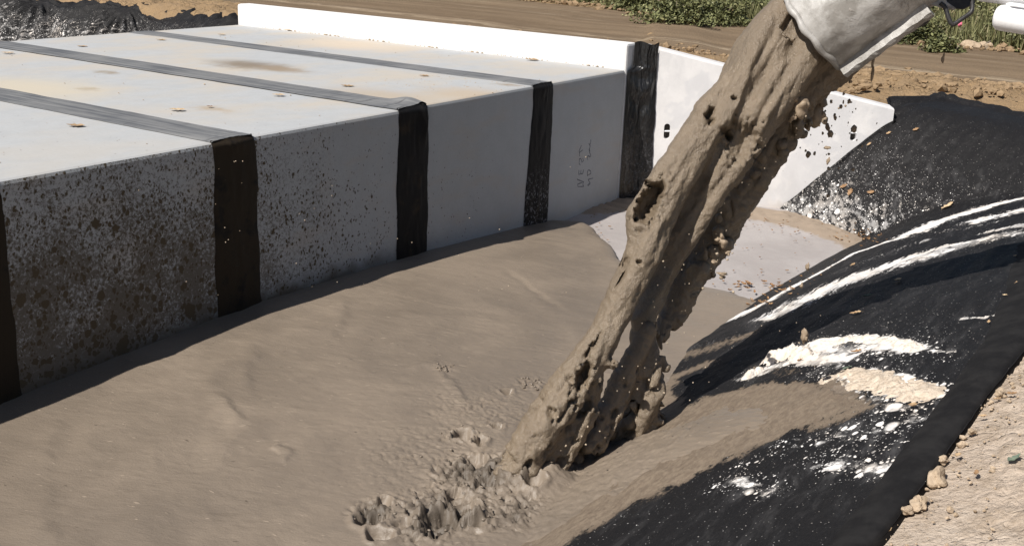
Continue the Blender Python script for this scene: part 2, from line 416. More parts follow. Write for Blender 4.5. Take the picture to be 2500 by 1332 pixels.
def mat_fabric(name, ang, sheen=0.03):
    m = Mat(name, 0.68, 0.22)
    lime = m.attr('lime'); mud = m.attr('mud'); lay = m.attr('stretch')
    weave = m.noise(m.pos, 210, 3, 0.7)
    base = m.mix(m.mapr(weave, 0.3, 0.75), (0.006, 0.0056, 0.006), (0.014, 0.0130, 0.0135))
    haze_n = m.noise(m.mapping(m.warp(m.pos, 4, 0.1), (1, 4, 4), (0, 0, ang)), 3, 5, 0.7)
    base = m.mix(m.mul(m.mapr(haze_n, 0.48, 0.72), m.mapr(lime, 0.05, 0.6, 0.04, 0.4)), base, (0.17, 0.165, 0.165))
    sv = m.mapping(m.pos, (1, 1, 1), (0, 0, ang))
    sv = m.warp(sv, 22, 0.03, 3)
    st = m.mapping(sv, (0.32, 1, 1))
    # spots: large, middle, small, dust
    d = lime
    a0 = m.splat(m.mapping(m.warp(sv, 40, 0.02, 3), (0.5, 1, 1)), 6.5, m.mapr(d, 0.38, 0.85, 0.0, 0.92), 0.12, 0.58)
    a1 = m.splat(m.mapping(sv, (0.55, 1, 1)), 14, m.mapr(d, 0.22, 0.85, 0.0, 0.85), 0.14, 0.68)
    a2 = m.splat(m.mapping(sv, (0.5, 1, 1)), 30, m.mapr(d, 0.10, 0.85, 0.04, 0.75), 0.07, 0.7)
    a3 = m.splat(m.mapping(sv, (0.6, 1, 1)), 62, m.mapr(d, 0.0, 0.7, 0.10, 0.6), 0.1, 0.8)
    a4 = m.splat(m.mapping(sv, (0.7, 1, 1)), 120, m.mapr(d, 0.0, 0.6, 0.22, 0.5), 0.12, 0.9)
    strk = m.noise(m.mapping(sv, (1.6, 26, 26)), 1.0, 5, 0.6)
    a5 = m.mapr(m.add(m.mul(strk, 0.9), m.mul(d, 0.55)), 0.74, 0.84)
    solid = m.mapr(m.add(d, m.mul(m.sub(m.noise(sv, 20, 6, 0.75), 0.5), 1.0)), 0.80, 1.02)
    spots = m.math('MAXIMUM', m.math('MAXIMUM', m.math('MAXIMUM', a0, a1), a2), m.math('MAXIMUM', a3, m.mul(a4, 0.9)))
    msk = m.math('MAXIMUM', m.mix(lay, spots, m.math('MAXIMUM', m.mul(a5, 1.0), m.mul(spots, 0.75))), solid)
    pink = m.noise(m.pos, 5, 4)
    wht = m.mix(m.mapr(pink, 0.4, 0.65), (0.80, 0.775, 0.75), (0.76, 0.69, 0.62))
    grey = m.mapr(m.noise(m.mapping(sv, (0.7, 1, 1)), 18, 4), 0.5, 0.62, 0, 0.55)
    col = m.mix(msk, base, m.mix(m.mul(grey, m.mapr(d, 1.0, 0.7)), wht, (0.30, 0.29, 0.29)))
    mf = m.noise(m.mapping(sv, (0.4, 1, 1)), 45, 5, 0.75)
    mm = m.mapr(m.add(mud, m.mul(m.sub(mf, 0.5), 1.3)), 0.42, 0.62, 0, 0.96)
    col = m.mix(mm, col, m.mix(m.mapr(mf, 0.35, 0.65), (0.215, 0.17, 0.125), (0.15, 0.115, 0.085)))
    crs = m.noise(m.mapping(m.warp(m.pos, 5, 0.15, 3), (1, 3.2, 3.2), (0, 0, ang+0.3)), 5, 5, 0.62)
    h = m.add(m.add(m.mul(msk, 0.7), m.mul(weave, 0.14)), m.add(m.mul(mm, 0.5), m.mul(crs, 2.6)))
    return m.out(col, h, 0.7, 0.010)
M_FABN = mat_fabric('liner_fabric', 0.02)
M_FABE = mat_fabric('liner_fabric_end', -0.35)
M_FABF = mat_fabric('liner_fabric_far', 0.4)

def mat_dirt(name='dirt', base=(0.40, 0.305, 0.215)):
    m = Mat(name, 0.95, 0.1)
    x, y, z = m.sep(m.pos)
    big = m.noise(m.pos, 0.8, 5, 0.6); mid = m.noise(m.pos, 9, 5, 0.65); fine = m.noise(m.pos, 60, 5, 0.7)
    far = m.mapr(x, 2.5, 5.2)
    pale = m.mix(m.mapr(big, 0.35, 0.65), (0.47, 0.375, 0.295), (0.51, 0.425, 0.345))
    tan = m.mix(m.mapr(big, 0.35, 0.65), (0.33, 0.225, 0.125), (0.27, 0.185, 0.105))
    col = m.mix(far, pale, tan)
    col = m.mix(m.mapr(mid, 0.4, 0.7, 0, 0.5), col, (0.24, 0.175, 0.115))
    col = m.mix(m.mapr(fine, 0.42, 0.7, 0, 0.35), col, (0.20, 0.145, 0.095))
    cv = m.warp(m.pos, 8, 0.06, 3)
    cr = m.voro(cv, 10, 'DISTANCE_TO_EDGE')
    crk = m.mul(m.mul(m.mapr(cr.outputs['Distance'], 0.05, 0.0), m.mapr(m.noise(m.pos, 2.5, 3), 0.45, 0.62)), m.mapr(x, 3.0, 5.0, 0.25, 1.0))
    lime = m.splat(m.warp(m.pos, 18, 0.06), 2.2, m.mul(m.mapr(x, 3, 0), 0.13), 0.05, 1.2)
    col = m.mix(m.mul(lime, m.mapr(fine, 0.35, 0.55)), col, (0.78, 0.75, 0.72))
    h = m.add(m.add(m.mul(mid, 1.3), m.add(m.mul(fine, 0.5), m.mul(m.noise(m.pos, 24, 5, 0.6), 0.9))), m.mul(crk, -0.8))
    return m.out(col, h, 0.8, 0.03)
M_DIRT = mat_dirt()
def mat_road():
    m = Mat('packed_road_dirt', 0.95, 0.1)
    x, y, z = m.sep(m.pos)
    base = (0.15, 0.108, 0.070)
    strk = m.noise(m.mapping(m.warp(m.pos, 0.6, 0.5), (3.2, 0.22, 1)), 1.0, 5, 0.6)
    fine = m.noise(m.pos, 28, 5, 0.7); mid = m.noise(m.pos, 4, 4)
    col = m.mix(m.mapr(strk, 0.38, 0.64), base, (0.205, 0.15, 0.098))
    col = m.mix(m.mapr(mid, 0.45, 0.7, 0, 0.4), col, (0.20, 0.145, 0.095))
    col = m.mix(m.mapr(fine, 0.5, 0.7, 0, 0.35), col, (0.12, 0.085, 0.055))
    chips = m.splat(m.warp(m.pos, 10, 0.03), 9, 0.12, 0.05, 0.5)
    col = m.mix(m.mul(chips, 0.7), col, (0.42, 0.32, 0.22))
    rut_highlight = m.mul(m.attr('rut_highlight'), m.mapr(m.noise(m.mapping(m.pos, (4, 0.9, 1)), 2, 5, 0.7), 0.4, 0.58))
    col = m.mix(rut_highlight, col, (0.36, 0.285, 0.20))  # pale lines along the wheel ruts paint in their highlight
    return m.out(col, m.add(fine, m.mul(mid, 1.2)), 0.6, 0.03)
M_ROAD = mat_road()

def mat_simple(name, c1, c2, scale=20, rough=0.8, spec=0.3, bump=0.3, dist=0.01):
    m = Mat(name, rough, spec); n = m.noise(m.pos, scale, 5, 0.65)
    return m.out(m.mix(m.mapr(n, 0.35, 0.68), c1, c2), n, bump, dist)
M_CLOD = mat_simple('dirt_clod', (0.44, 0.345, 0.25), (0.34, 0.26, 0.18), 25, 0.95, 0.1, 0.6, 0.02)
M_CLODF = mat_simple('road_clod', (0.30, 0.21, 0.125), (0.22, 0.155, 0.095), 14, 0.95, 0.1, 0.6, 0.02)
M_LIME = mat_simple('lime_powder', (0.72, 0.675, 0.62), (0.60, 0.52, 0.44), 30, 0.95, 0.1, 0.9, 0.02)
M_LIMEB = mat_simple('beige_powder', (0.62, 0.53, 0.43), (0.47, 0.385, 0.30), 34, 0.95, 0.1, 0.9, 0.02)
M_BLACK = mat_simple('black_steel', (0.018, 0.017, 0.018), (0.035, 0.033, 0.033), 40, 0.5, 0.5, 0.2)
M_HEM = mat_simple('black_hem', (0.009, 0.0085, 0.009), (0.018, 0.017, 0.017), 9, 0.85, 0.15, 0.3)
M_DROP = mat_simple('slurry_drop', (0.30, 0.23, 0.16), (0.22, 0.165, 0.115), 60, 0.55, 0.35, 0.5, 0.005)
M_SLOT_SHADE = mat_simple('slot_shade', (0.05, 0.045, 0.04), (0.09, 0.08, 0.07), 40, 0.9, 0.2, 0.3)
M_MARK = mat_simple('crayon_mark', (0.11, 0.115, 0.135), (0.19, 0.195, 0.215), 160, 0.8, 0.2, 0.1)
M_WOOD = mat_simple('weathered_wood', (0.20, 0.165, 0.13), (0.30, 0.25, 0.19), 30, 0.9, 0.2, 0.3)
M_PINK = mat_simple('pink_flagging', (0.85, 0.22, 0.32), (0.70, 0.14, 0.24), 50, 0.6, 0.3, 0.1)
M_BLOCK = mat_simple('grey_board', (0.30, 0.29, 0.30), (0.22, 0.21, 0.22), 8, 0.8, 0.3, 0.2)
def mat_steel():
    m = Mat('painted_chute_steel', 0.42, 0.45)
    n = m.noise(m.pos, 9, 5, 0.65); f = m.noise(m.warp(m.pos, 9, 0.1), 26, 6, 0.7); g = m.noise(m.pos, 120, 3)
    col = m.mix(m.mapr(n, 0.38, 0.62), (0.40, 0.385, 0.365), (0.25, 0.235, 0.215))
    cake = m.mul(m.mapr(f, 0.56, 0.66), m.mapr(m.noise(m.pos, 5, 3), 0.45, 0.6))
    col = m.mix(m.mul(cake, 0.75), col, (0.34, 0.30, 0.26))
    sp = m.splat(m.pos, 40, 0.06, 0.06, 1.5)
    col = m.mix(sp, col, (0.28, 0.21, 0.15))
    return m.out(col, m.add(m.mul(cake, 1.2), m.mul(f, 0.9)), 0.6, 0.007, m.mapr(cake, 0, 1, 0.38, 0.75))
M_STEEL = mat_steel()
M_WHITE = mat_simple('white_paint', (0.80, 0.80, 0.81), (0.70, 0.69, 0.69), 18, 0.35, 0.5, 0.15)
def mat_leaf(name, c1, c2):
    m = Mat(name, 0.7, 0.25); n = m.noise(m.pos, 40, 4, 0.6)
    return m.out(m.mix(m.mapr(n, 0.35, 0.65), c1, c2), n, 0.4, 0.004)
M_LEAFS = [mat_leaf('dry_leaf_tan', (0.42, 0.30, 0.18), (0.30, 0.195, 0.11)),
           mat_leaf('dry_leaf_brown', (0.27, 0.14, 0.06), (0.16, 0.085, 0.04)),
           mat_leaf('dry_leaf_orange', (0.30, 0.185, 0.10), (0.21, 0.125, 0.065)),
           mat_leaf('dry_leaf_pale', (0.55, 0.43, 0.28), (0.42, 0.30, 0.18)),
           mat_leaf('green_grey_leaf', (0.16, 0.19, 0.14), (0.10, 0.13, 0.10))]
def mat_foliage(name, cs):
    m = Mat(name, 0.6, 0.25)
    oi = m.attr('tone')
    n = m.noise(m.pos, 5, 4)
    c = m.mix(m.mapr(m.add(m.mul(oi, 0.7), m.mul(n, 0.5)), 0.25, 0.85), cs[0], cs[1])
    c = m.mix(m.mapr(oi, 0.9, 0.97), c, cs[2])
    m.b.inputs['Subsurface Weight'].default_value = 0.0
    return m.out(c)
M_WEED = mat_foliage('weed_leaves', ((0.105, 0.112, 0.05), (0.25, 0.245, 0.115), (0.40, 0.39, 0.28)))
M_GRASS = mat_foliage('grass_blades', ((0.095, 0.10, 0.045), (0.22, 0.215, 0.10), (0.34, 0.29, 0.17)))
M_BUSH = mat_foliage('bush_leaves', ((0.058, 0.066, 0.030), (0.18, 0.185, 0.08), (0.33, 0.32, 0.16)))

# ------------------------------------------------------------------ the lie of the land (z = 0 is the culvert deck)
CW = 4.853                                     # width of the culvert across the deck
SEG = 1.6                                      # pitch of the segments along the culvert
HX = 4.40                                      # front of the headwall
WP0 = np.array([4.58, -0.05]); WD = np.array([0.451, -0.8925]); WN = np.array([-0.8925, -0.451])   # wing wall in plan; WN faces the trench
WL = 2.22
T2A = np.array([5.15, -1.25]); T2N = np.array([0.83, -0.555]); T2T = np.array([-0.555, -0.83])

def toe1(x):
    return np.interp(x, [-6, -4, -1, .5, 1.2, 2.4, 4.4, 8], [-2.95, -2.9, -2.6, -2.34, -2.22, -2.22, -2.28, -2.4])
def z_near(x, y):
    t = (toe1(x)-y)/1.85
    f = np.where(t < 0, 1.22*t, np.where(t < 1, t*(1.22-.22*t), 1+.06*(1-np.exp(-(t-1)*4))))
    bulge = 0.05*np.exp(-((t-.25)/.2)**2)*sstep(.8, 2.5, x)
    return -1.15+.80*f+bulge
def z_end(x, y):
    dx = x-T2A[0]; dy = y-T2A[1]
    d = dx*T2N[0]+dy*T2N[1]; s = np.clip((dx*T2T[0]+dy*T2T[1])/1.26, -.3, 2)
    L = .90+.30*np.clip(s-.3, 0, 1.6)
    t = d/L; h = np.clip(.5+.5*(1-t)/.25, 0, 1); f = 1+(t-1)*h-.25*h*(1-h)
    return -1.24+1.0*f
def smax(a, b, k=.05):
    h = np.clip(.5+.5*(a-b)/k, 0, 1); return b+(a-b)*h+k*h*(1-h)
def plateau(x, y):
    return -.34+.10*sstep(4, 6.5, x)-.06*sstep(7, 9, x)
def ground(x, y):
    x = np.asarray(x, float); y = np.asarray(y, float)
    zt = np.minimum(smax(z_near(x, y), z_end(x, y)), plateau(x, y))
    behind = -.10-.2*sstep(5.5, 8.5, x)
    sd = (x-WP0[0])*WN[0]+(y-WP0[1])*WN[1]      # negative behind the wing wall
    along = (x-WP0[0])*WD[0]+(y-WP0[1])*WD[1]
    bw = np.where((sd < -.10) & (along > .0) & (along < WL+.1), 1.0, 0.0)
    zb = np.interp(along, [0, .8, 2.2], [-.12, -.28, -.38])-.0*x
    zb = np.where(sd < -1.2, np.minimum(zb, -.25), zb)
    z = np.where(bw > 0, np.maximum(zb, zt), zt)
    beh = (y > .02) & (x > 4.5)
    z = np.where(beh, np.maximum(behind, z), z)
    # the far end of the excavation, beyond the culvert
    cx = 5.05+.25*np.sin(y*1.1)+.05*np.sin(y*3.7)
    far = -1.2+1.12*sstep(-1.25, .1, x-cx)-.2*sstep(5.6, 8.5, x)
    wf = sstep(4.75, 5.0, y)
    z = np.where(y > 4.7, np.where(x > 4.5, z*(1-wf)+far*wf, far), z)
    # rising verge beyond the road
    z = z+.22*np.clip(x-13.2-.18*np.clip(y, -4, 12), 0, 6)+.05*np.clip(x-20, 0, 40)
    return np.maximum(z, -1.9)
def hit(px, py, f=ground, t0=2.5, t1=40):
    d = ray(px, py); t = np.concatenate([np.arange(t0, 14, .01), np.arange(14, t1, .05)])
    P = CAM[None, :]+d[None, :]*t[:, None]
    k = np.argmax(P[:, 2] < f(P[:, 0], P[:, 1])); return P[k]
def hits(pts): return [tuple(hit(*p)[:2]) for p in pts]

Z_OLD = -1.19
def pool_base(x, y):
    a = np.interp(x, [-4, -1.65, -.34, .02, 1.26, 1.63, 2.85, 3.2, 5], [-1.11, -1.074, -1.012, -1.006, -1.029, -1.042, -1.107, -1.136, -1.16])
    b = np.interp(x, [-4, -1, .5, 2.4, 5], [-1.13, -1.07, -1.07, -1.13, -1.16])
    return a+(b-a)*sstep(0, -2.0, y)
EDGE = [tuple(on_z(px, py, -1.165)[:2]) for px, py in
        [(1300, 520), (1340, 538), (1425, 541), (1452, 556), (1468, 580), (1498, 602), (1512, 634), (1545, 664), (1640, 684), (1700, 697), (1780, 712), (1880, 747), (1960, 775)]]
TONGUE = hits([(1380, 1345), (1560, 1243), (1750, 1153), (1950, 1068), (2085, 1012), (2010, 952), (1850, 948), (1765, 968), (1675, 1005), (1650, 960)])+\
         [tuple(on_z(px, py, -1.08)[:2]) for px, py in [(1640, 900), (1500, 900), (1200, 900), (700, 1360)]]
TONGUE_C = [TONGUE[-1]]
RIDGES = [([(505, 965), (518, 925), (565, 890), (640, 850)], .009, .05), ([(530, 958), (560, 1000), (612, 1042)], .016, .04), ([(640, 870), (598, 905), (603, 970)], .009, .04),
          ([(842, 735), (832, 800), (798, 850)], .010, .05), ([(668, 1092), (685, 1080), (706, 1103), (690, 1122)], .010, .03),
          ([(112, 1160), (98, 1240), (130, 1330)], .010, .06), ([(1225, 648), (1300, 702), (1400, 765)], -.010, .03),
          ([(1262, 572), (1350, 580), (1452, 602)], .008, .06), ([(240, 940), (330, 900), (430, 880)], .006, .06), ([(150, 1010), (110, 1090), (105, 1160)], .007, .06),
          ([(700, 740), (620, 850), (590, 960)], .006, .08), ([(900, 660), (1050, 690), (1250, 760)], .005, .08), ([(980, 905), (1060, 890), (1110, 940), (1150, 1000)], .010, .03)]
CHURN = [(1180, 1160, .20, 1.0), (1100, 1240, .19, 1.0), (1330, 1120, .16, 1.1), (915, 1240, .08, .9), (1130, 1065, .10, .6), (1450, 1050, .17, 1.3), (1300, 935, .09, .35), (1560, 1030, .13, .8),
         (1085, 905, .05, .25), (1000, 1120, .13, .22), (1250, 1240, .14, .8), (1500, 1090, .12, 1.2), (1640, 960, .1, .8), (1040, 1280, .12, .8), (1190, 1010, .30, .20), (1040, 1120, .30, .17)]
PITS = [(1140, 1240, .05, .09), (1160, 1275, .04, .07), (1230, 1150, .05, .08), (1265, 1100, .04, .06), (1175, 1080, .035, .06), (1300, 1190, .04, .06), (1110, 1200, .03, .05), (1010, 1250, .03, .04), (940, 1225, .03, .05), (905, 1262, .055, .05), (925, 1300, .045, .05), (1135, 1062, .05, .06), (1085, 1262, .08, .07), (1120, 1222, .06, .05), (1190, 1180, .05, .05), (1165, 1128, .05, .04), (1240, 955, .03, .03),
        (1055, 1290, .05, .05), (1250, 1120, .045, .05), (985, 1275, .03, .03), (1350, 1110, .06, .06), (1215, 1040, .03, .03), (1400, 1060, .07, .06)]

def pool(x, y):
    z = pool_base(x, y)
    for pts, amp, wd in RIDGES:
        P = [tuple(on_z(a, b, -1.06)[:2]) for a, b in pts]
        jx = x+.03*fbm(x*9, y*9, 41, 3); jy = y+.03*fbm(x*9, y*9, 43, 3)
        d, s, t = poly_dist(jx, jy, P)
        e = sstep(0, .5, t)*sstep(len(P)-1, len(P)-1.5, t)
        z = z+.80*amp*e*np.exp(-(d/(1.5*wd*np.where(s > 0, .45, 1.0)))**2)
    ca, sa = math.cos(-SLUR_ANG), math.sin(-SLUR_ANG)
    u = x*ca+y*sa; v = -x*sa+y*ca
    z = z+.006*fbm(x*2.2, y*2.2, 3, 4)+.0012*fbm(u*3.0, v*11, 5, 4)+.0016*fbm(u*16, v*24, 9, 4)
    c0 = on_z(1260, 1150, -1.07); th = np.arctan2(y-c0[1], x-c0[0]); rr_ = np.hypot(x-c0[0], y-c0[1])
    wv = rr_+.16*fbm(x*1.7, y*1.7, 45, 3)
    z = z+.0085*sstep(.3, .6, rr_)*sstep(3.2, 1.6, rr_)*(np.abs(np.mod(wv*3.1, 1)-.5)*2-.5)*sstep(-.2, .3, fbm(x*1.4+5, y*1.4, 47, 2))
    m = np.zeros_like(x)
    for px, py, r, a in CHURN:
        c = on_z(px, py, -1.07); m = np.maximum(m, a*np.exp(-(((x-c[0])**2+(y-c[1])**2)/r**2)))
    m = m*(.75+.5*fbm(x*5, y*5, 77, 3))
    wx = x+.03*fbm(x*12, y*12, 21, 2); wy = y+.03*fbm(x*12, y*12, 23, 2)
    qx = wx+.05*fbm(wx*10, wy*10, 20, 3); qy = wy+.05*fbm(wx*10, wy*10, 22, 3)
    rough = .40*fbm(wx*6, wy*6, 13, 3)+.38*(ridged(qx*10, qy*10, 18, 3)-.45)+.55*(ridged(qx*26, qy*26, 19, 3)-.45)+.42*(ridged(qx*48, qy*48, 29, 2)-.45)+.35*fbm(wx*40, wy*40, 33, 2)
    z = z+m*.060*rough-.004*m
    n2 = fbm(wx*30, wy*30, 31, 3)
    z = z-m*.045*sstep(.08, .30, n2)
    for px, py, r, dp in PITS:
        c = on_z(px, py, -1.07); q = ((wx-c[0])**2+(wy-c[1])**2)/r**2
        z = z-dp*np.exp(-q**2)*(1+.5*n2)+.25*dp*np.exp(-((np.sqrt(q)-1.35)/.3)**2)
    cf = on_z(1305, 1150, -1.05); z = z+.085*np.exp(-((x-cf[0])**2+(y-cf[1])**2)/.15**2)*(1+.5*fbm(x*9, y*9, 49, 3))
    d, s, t = poly_dist(x+.02*fbm(x*6, y*6, 61, 3), y+.02*fbm(x*6, y*6, 63, 3), EDGE)
    sd = d*s*EDGE_SIGN
    tt = np.clip(sd/.13, 0, 1); prof = np.sqrt(np.clip(1-(1-tt)**2, 0, 1))
    prof = np.where(sd < 0, -np.clip(-sd/.05, 0, 1.0), prof)
    low = Z_OLD-.004
    z = np.where(sd < .13, low+(z-low)*prof-np.where(sd < 0, .03, 0), z)
    return z, m
_d, _s, _t = poly_dist(np.array([1.0]), np.array([-1.0]), EDGE)
EDGE_SIGN = float(_s[0])

def seq(*parts):
    out = []
    for a, b, st in parts: out.append(np.arange(a, b, st))
    return np.concatenate(out+[[parts[-1][1]]])

# ---- fresh slurry in the trench and its tongue up the near bank
gx = seq((-4.2, -1.9, .02), (-1.9, .85, .0072), (.85, 4.0, .02)); gy = seq((-4.0, -3.0, .022), (-3.0, -.95, .0072), (-.95, .012, .018))
X, Y = np.meshgrid(gx, gy, indexing='ij')
Zp, churn = pool(X, Y)
B = ground(X, Y)
dT, sT, tT = poly_dist(X, Y, TONGUE, True); inT = inside(X, Y, TONGUE)
sdT = np.where(inT, dT, -dT)+.07*fbm(X*7, Y*7, 51, 4)+.03*fbm(X*30, Y*30, 53, 3)
coat = -.05+.066*sstep(.0, .16, sdT)+.030*sstep(.10, .45, sdT)+.010*fbm(X*18, Y*40, 57, 4)
Zc = B+coat
ZS = np.where(Zc > Zp, Zc, Zp)
under = (ZS < B+.002) & (B > -1.15)
ZS = np.where(under, B-.05, ZS)
slurry_o = grid_obj('wet_slurry', X, Y, ZS, M_SLUR, attrs={'churn': np.clip(churn, 0, 1.3)})
tag(slurry_o, 'wet brown slurry filling the trench along the culvert, churned up where the pour lands', 'wet slurry')

# ---- slurry that set earlier, at the end of the trench
gx = seq((2.2, 5.7, .02)); gy = seq((-2.7, .02, .02))
X, Y = np.meshgrid(gx, gy, indexing='ij')
brown_l = [tuple(on_z(px, py, -1.17)[:2]) for px, py in [(1440, 505), (1530, 492), (1700, 508), (1800, 515), (1900, 528), (2000, 550), (2090, 580), (2130, 600)]]
dB, sB, tB = poly_dist(X, Y, brown_l)
br = np.exp(-(dB/.30)**2)
ZO = Z_OLD+.01*fbm(X*2, Y*2, 71, 3)+.003*fbm(X*14, Y*14, 73, 4)+.035*br*(1+.6*fbm(X*6, Y*6, 75, 4))+.02*np.exp(-(dB/.12)**2)*fbm(X*16, Y*16, 79, 3)
ZO = np.where((X-WP0[0])*WN[0]+(Y-WP0[1])*WN[1] < -.1, -1.4, ZO)
old_o = grid_obj('set_slurry', X, Y, ZO, M_OLD, attrs={'brown': br})
tag(old_o, 'pale lilac-grey slurry already set at the foot of the wing wall', 'set slurry')

# ---- ground sheet
def edge_near(x):
    return np.interp(x, [-6, -1.84, .2, 1.2, 2.5, 8], [-4.08, -4.10, -4.16, -4.30, -4.6, -5.2])+.02*fbm(np.asarray(x)*2.2, np.asarray(x)*0+.3, 83, 3)
gx = seq((-14, -4, 1.0), (-4, -2.3, .1), (-2.3, .9, .012), (.9, 8.6, .05), (8.6, 18, .11), (18, 90, 3)); gy = seq((-16, -5, .8), (-5, -4.55, .05), (-4.55, -3.95, .012), (-3.95, 12, .10), (12, 80, 3))
X, Y = np.meshgrid(gx, gy, indexing='ij')
G = ground(X, Y)
trench = sstep(-.36, -.44, G)
open_ = 1-trench
near = sstep(3, 1, X)
GZ = G+open_*(.014*fbm(X*3.1, Y*3.1, 91, 4)+near*(.016*fbm(X*11, Y*11, 93, 4)+.012*np.clip(ridged(X*20, Y*20, 95, 3), -.3, 1))+(1-near)*.05*fbm(X*2.3, Y*2.3, 97, 5)*sstep(9, 6, X))
spoil = np.exp(-(((X-7.4)/.8)**2+((Y+1.6)/2.4)**2))
GZ = GZ+.10*spoil*(1+1.2*ridged(X*3.4, Y*3.4, 99, 4))*open_
fargr = sstep(4.9, 5.6, Y)*sstep(4.9, 5.4, X)*sstep(9, 7.5, X)
GZ = GZ+fargr*.14*ridged(X*2.2, Y*2.2, 101, 5)
sheet1 = (Y > edge_near(X)+.03) & (Y < -1)
sheet2 = (z_end(X, Y) > -1.6) & (X < 7.2) & (Y < -1.0) & (Y > -4.6)
sheet3 = (Y > 4.7) & (X < 5.25) & (X > 0)
GZ = GZ-.07*(sheet1 | sheet2 | sheet3)
GZ = np.where((Y < 4.9) & (Y > -.2) & (X < 4.5), -1.9, GZ)
gr_o = grid_obj('ground', X, Y, GZ, M_DIRT)
tag(gr_o, kind='structure')

# ---- dirt road behind
vv = np.linspace(-9, 40, 330); uu = np.linspace(0, 1, 60)
V, U = np.meshgrid(vv, uu, indexing='ij')
xl = 8.3+.02*V+.12*fbm(V*.8, V*0, 111, 3); xr = 12.75+.16*np.clip(V, -2, 20)+.15*fbm(V*.9, V*0+5, 113, 3)
X = xl+(xr-xl)*U; Y = V
rut_highlight = sum(a*np.exp(-((U-c-.012*np.sin(V*.9))/wd)**2) for a, c, wd in ((1, .17, .018), (.7, .21, .012), (.35, .62, .02), (.3, .78, .02)))
Z = ground(X, Y)+.03-.06*(1-sstep(0, .05, U)*sstep(1, .95, U))+.01*fbm(X*3, Y*1.2, 115, 4)-.025*np.exp(-((U-.3)/.06)**2)-.02*np.exp(-((U-.7)/.07)**2)+.012*rut_highlight*fbm(X*9, Y*5, 117, 2)
road_o = grid_obj('road', X, Y, Z, M_ROAD, attrs={'rut_highlight': np.clip(rut_highlight, 0, 1)})
tag(road_o, kind='structure')

# ------------------------------------------------------------------ liner fabric with lime on it
def blob_attr(X, Y, blobs):
    a = np.zeros_like(X)
    for pts, wd, st in blobs:
        P = hits(pts)
        if len(P) == 1:
            d = np.hypot(X-P[0][0], Y-P[0][1])
        else:
            d = poly_dist(X, Y, P)[0]
        a = np.maximum(a, st*np.exp(-(d/wd)**2))
    return a
LIME = [([(1655, 852), (1700, 822), (1790, 785), (1870, 747)], .10, 1.15), ([(1870, 747), (1960, 695), (2080, 630), (2200, 588)], .055, 1.2),
        ([(2200, 588), (2300, 549), (2400, 515), (2500, 492)], .12, 1.2),
        ([(1900, 775), (2050, 700), (2200, 655), (2350, 610), (2480, 580)], .17, .84), ([(1880, 785), (2020, 715), (2150, 668)], .06, .72), ([(2180, 655), (2260, 625), (2330, 608), (2440, 585)], .08, 1.0),
        ([(2390, 548), (2500, 520)], .17, 1.12), ([(2420, 575), (2500, 560)], .10, .8), ([(2300, 575), (2420, 555)], .12, .5), ([(2050, 670), (2250, 600)], .12, .45),
        ([(1900, 885), (1960, 880)], .07, 1.0), ([(1990, 850), (2080, 838), (2160, 845), (2240, 868)], .075, 1.2), ([(2230, 868), (2330, 872)], .035, .95), ([(1960, 860), (2060, 865), (2220, 862)], .14, 1.0), ([(1850, 915), (1950, 890), (2080, 890)], .10, 1.0),
        ([(1830, 930), (1900, 905), (2010, 885)], .07, .9), ([(1970, 900), (2060, 895), (2150, 890)], .07, .9),
        ([(2080, 935), (2180, 950), (2240, 975)], .13, 1.1), ([(2250, 1010), (2160, 1010), (2060, 960)], .10, .8), ([(2000, 925), (2050, 910)], .1, .8),
        ([(1930, 1095), (2000, 1090), (2060, 1090)], .12, .72), ([(2060, 1075), (2150, 1060), (2240, 1035)], .15, .85), ([(2040, 1150), (2130, 1160), (2180, 1160)], .12, .82), ([(2150, 1165)], .05, 1.0), ([(1790, 1195), (1870, 1212)], .11, .84), ([(1780, 1165), (1900, 1120)], .07, .62),
        ([(1990, 1130), (2090, 1130)], .14, .52), ([(2150, 1110), (2240, 1090)], .10, .62), ([(2200, 900), (2330, 880)], .15, .42), ([(2350, 790), (2420, 785)], .03, .8), ([(2150, 800), (2300, 820)], .22, .3),
        ([(1660, 870), (1750, 850), (1850, 800)], .15, .34), ([(1800, 1260), (1950, 1260)], .3, .17), ([(2250, 780), (2350, 850)], .25, .25)]
STRETCH = [([(1700, 830), (1900, 760), (2100, 670), (2300, 600), (2500, 545)], .30, 1.0), ([(1830, 935), (2000, 890)], .12, .7), ([(2350, 790), (2420, 785)], .08, .9)]
MUD = [([(1660, 885), (1740, 860), (1820, 830)], .16, .58), ([(1650, 930), (1720, 905)], .12, .68), ([(1760, 1000), (1900, 970), (2050, 985)], .10, .75), ([(2000, 1050), (2100, 1010), (2020, 950)], .09, .7), ([(1840, 905), (1930, 925)], .10, .45),
       ([(1830, 800), (1950, 740)], .12, .30), ([(1950, 1090), (1800, 1150)], .1, .35)]
xs = np.arange(-3.3, 7.2, .02); vs = np.linspace(0, 1, 130)
XX, VV = np.meshgrid(xs, vs, indexing='ij')
YE = edge_near(XX); YB = toe1(XX)+.4
YY = YB+(YE-YB)*VV
ZB = ground(XX, YY)
fold = .014*ridged(XX*.55+.2*fbm(XX, YY, 121, 2), YY*3.2, 123, 3)+.010*fbm(XX*2.2, YY*4.5, 125, 3)+.004*fbm(XX*11, YY*11, 127, 3)
ZZ = ZB+.022+fold*sstep(0, .25, VV)
lime = np.clip(blob_attr(XX, YY, LIME)*(1+.35*fbm(XX*5, YY*7, 129, 3)), 0, 1.2)
lime = np.maximum(lime, .20+.12*fbm(XX*2, YY*2, 131, 3))
stretch = np.clip(blob_attr(XX, YY, STRETCH), 0, 1)
mudA = np.clip(blob_attr(XX, YY, MUD), 0, 1)
dT, sT, tT = poly_dist(XX, YY, TONGUE, True); sdF = np.where(inside(XX, YY, TONGUE), dT, -dT)+.08*fbm(XX*6, YY*9, 181, 4)
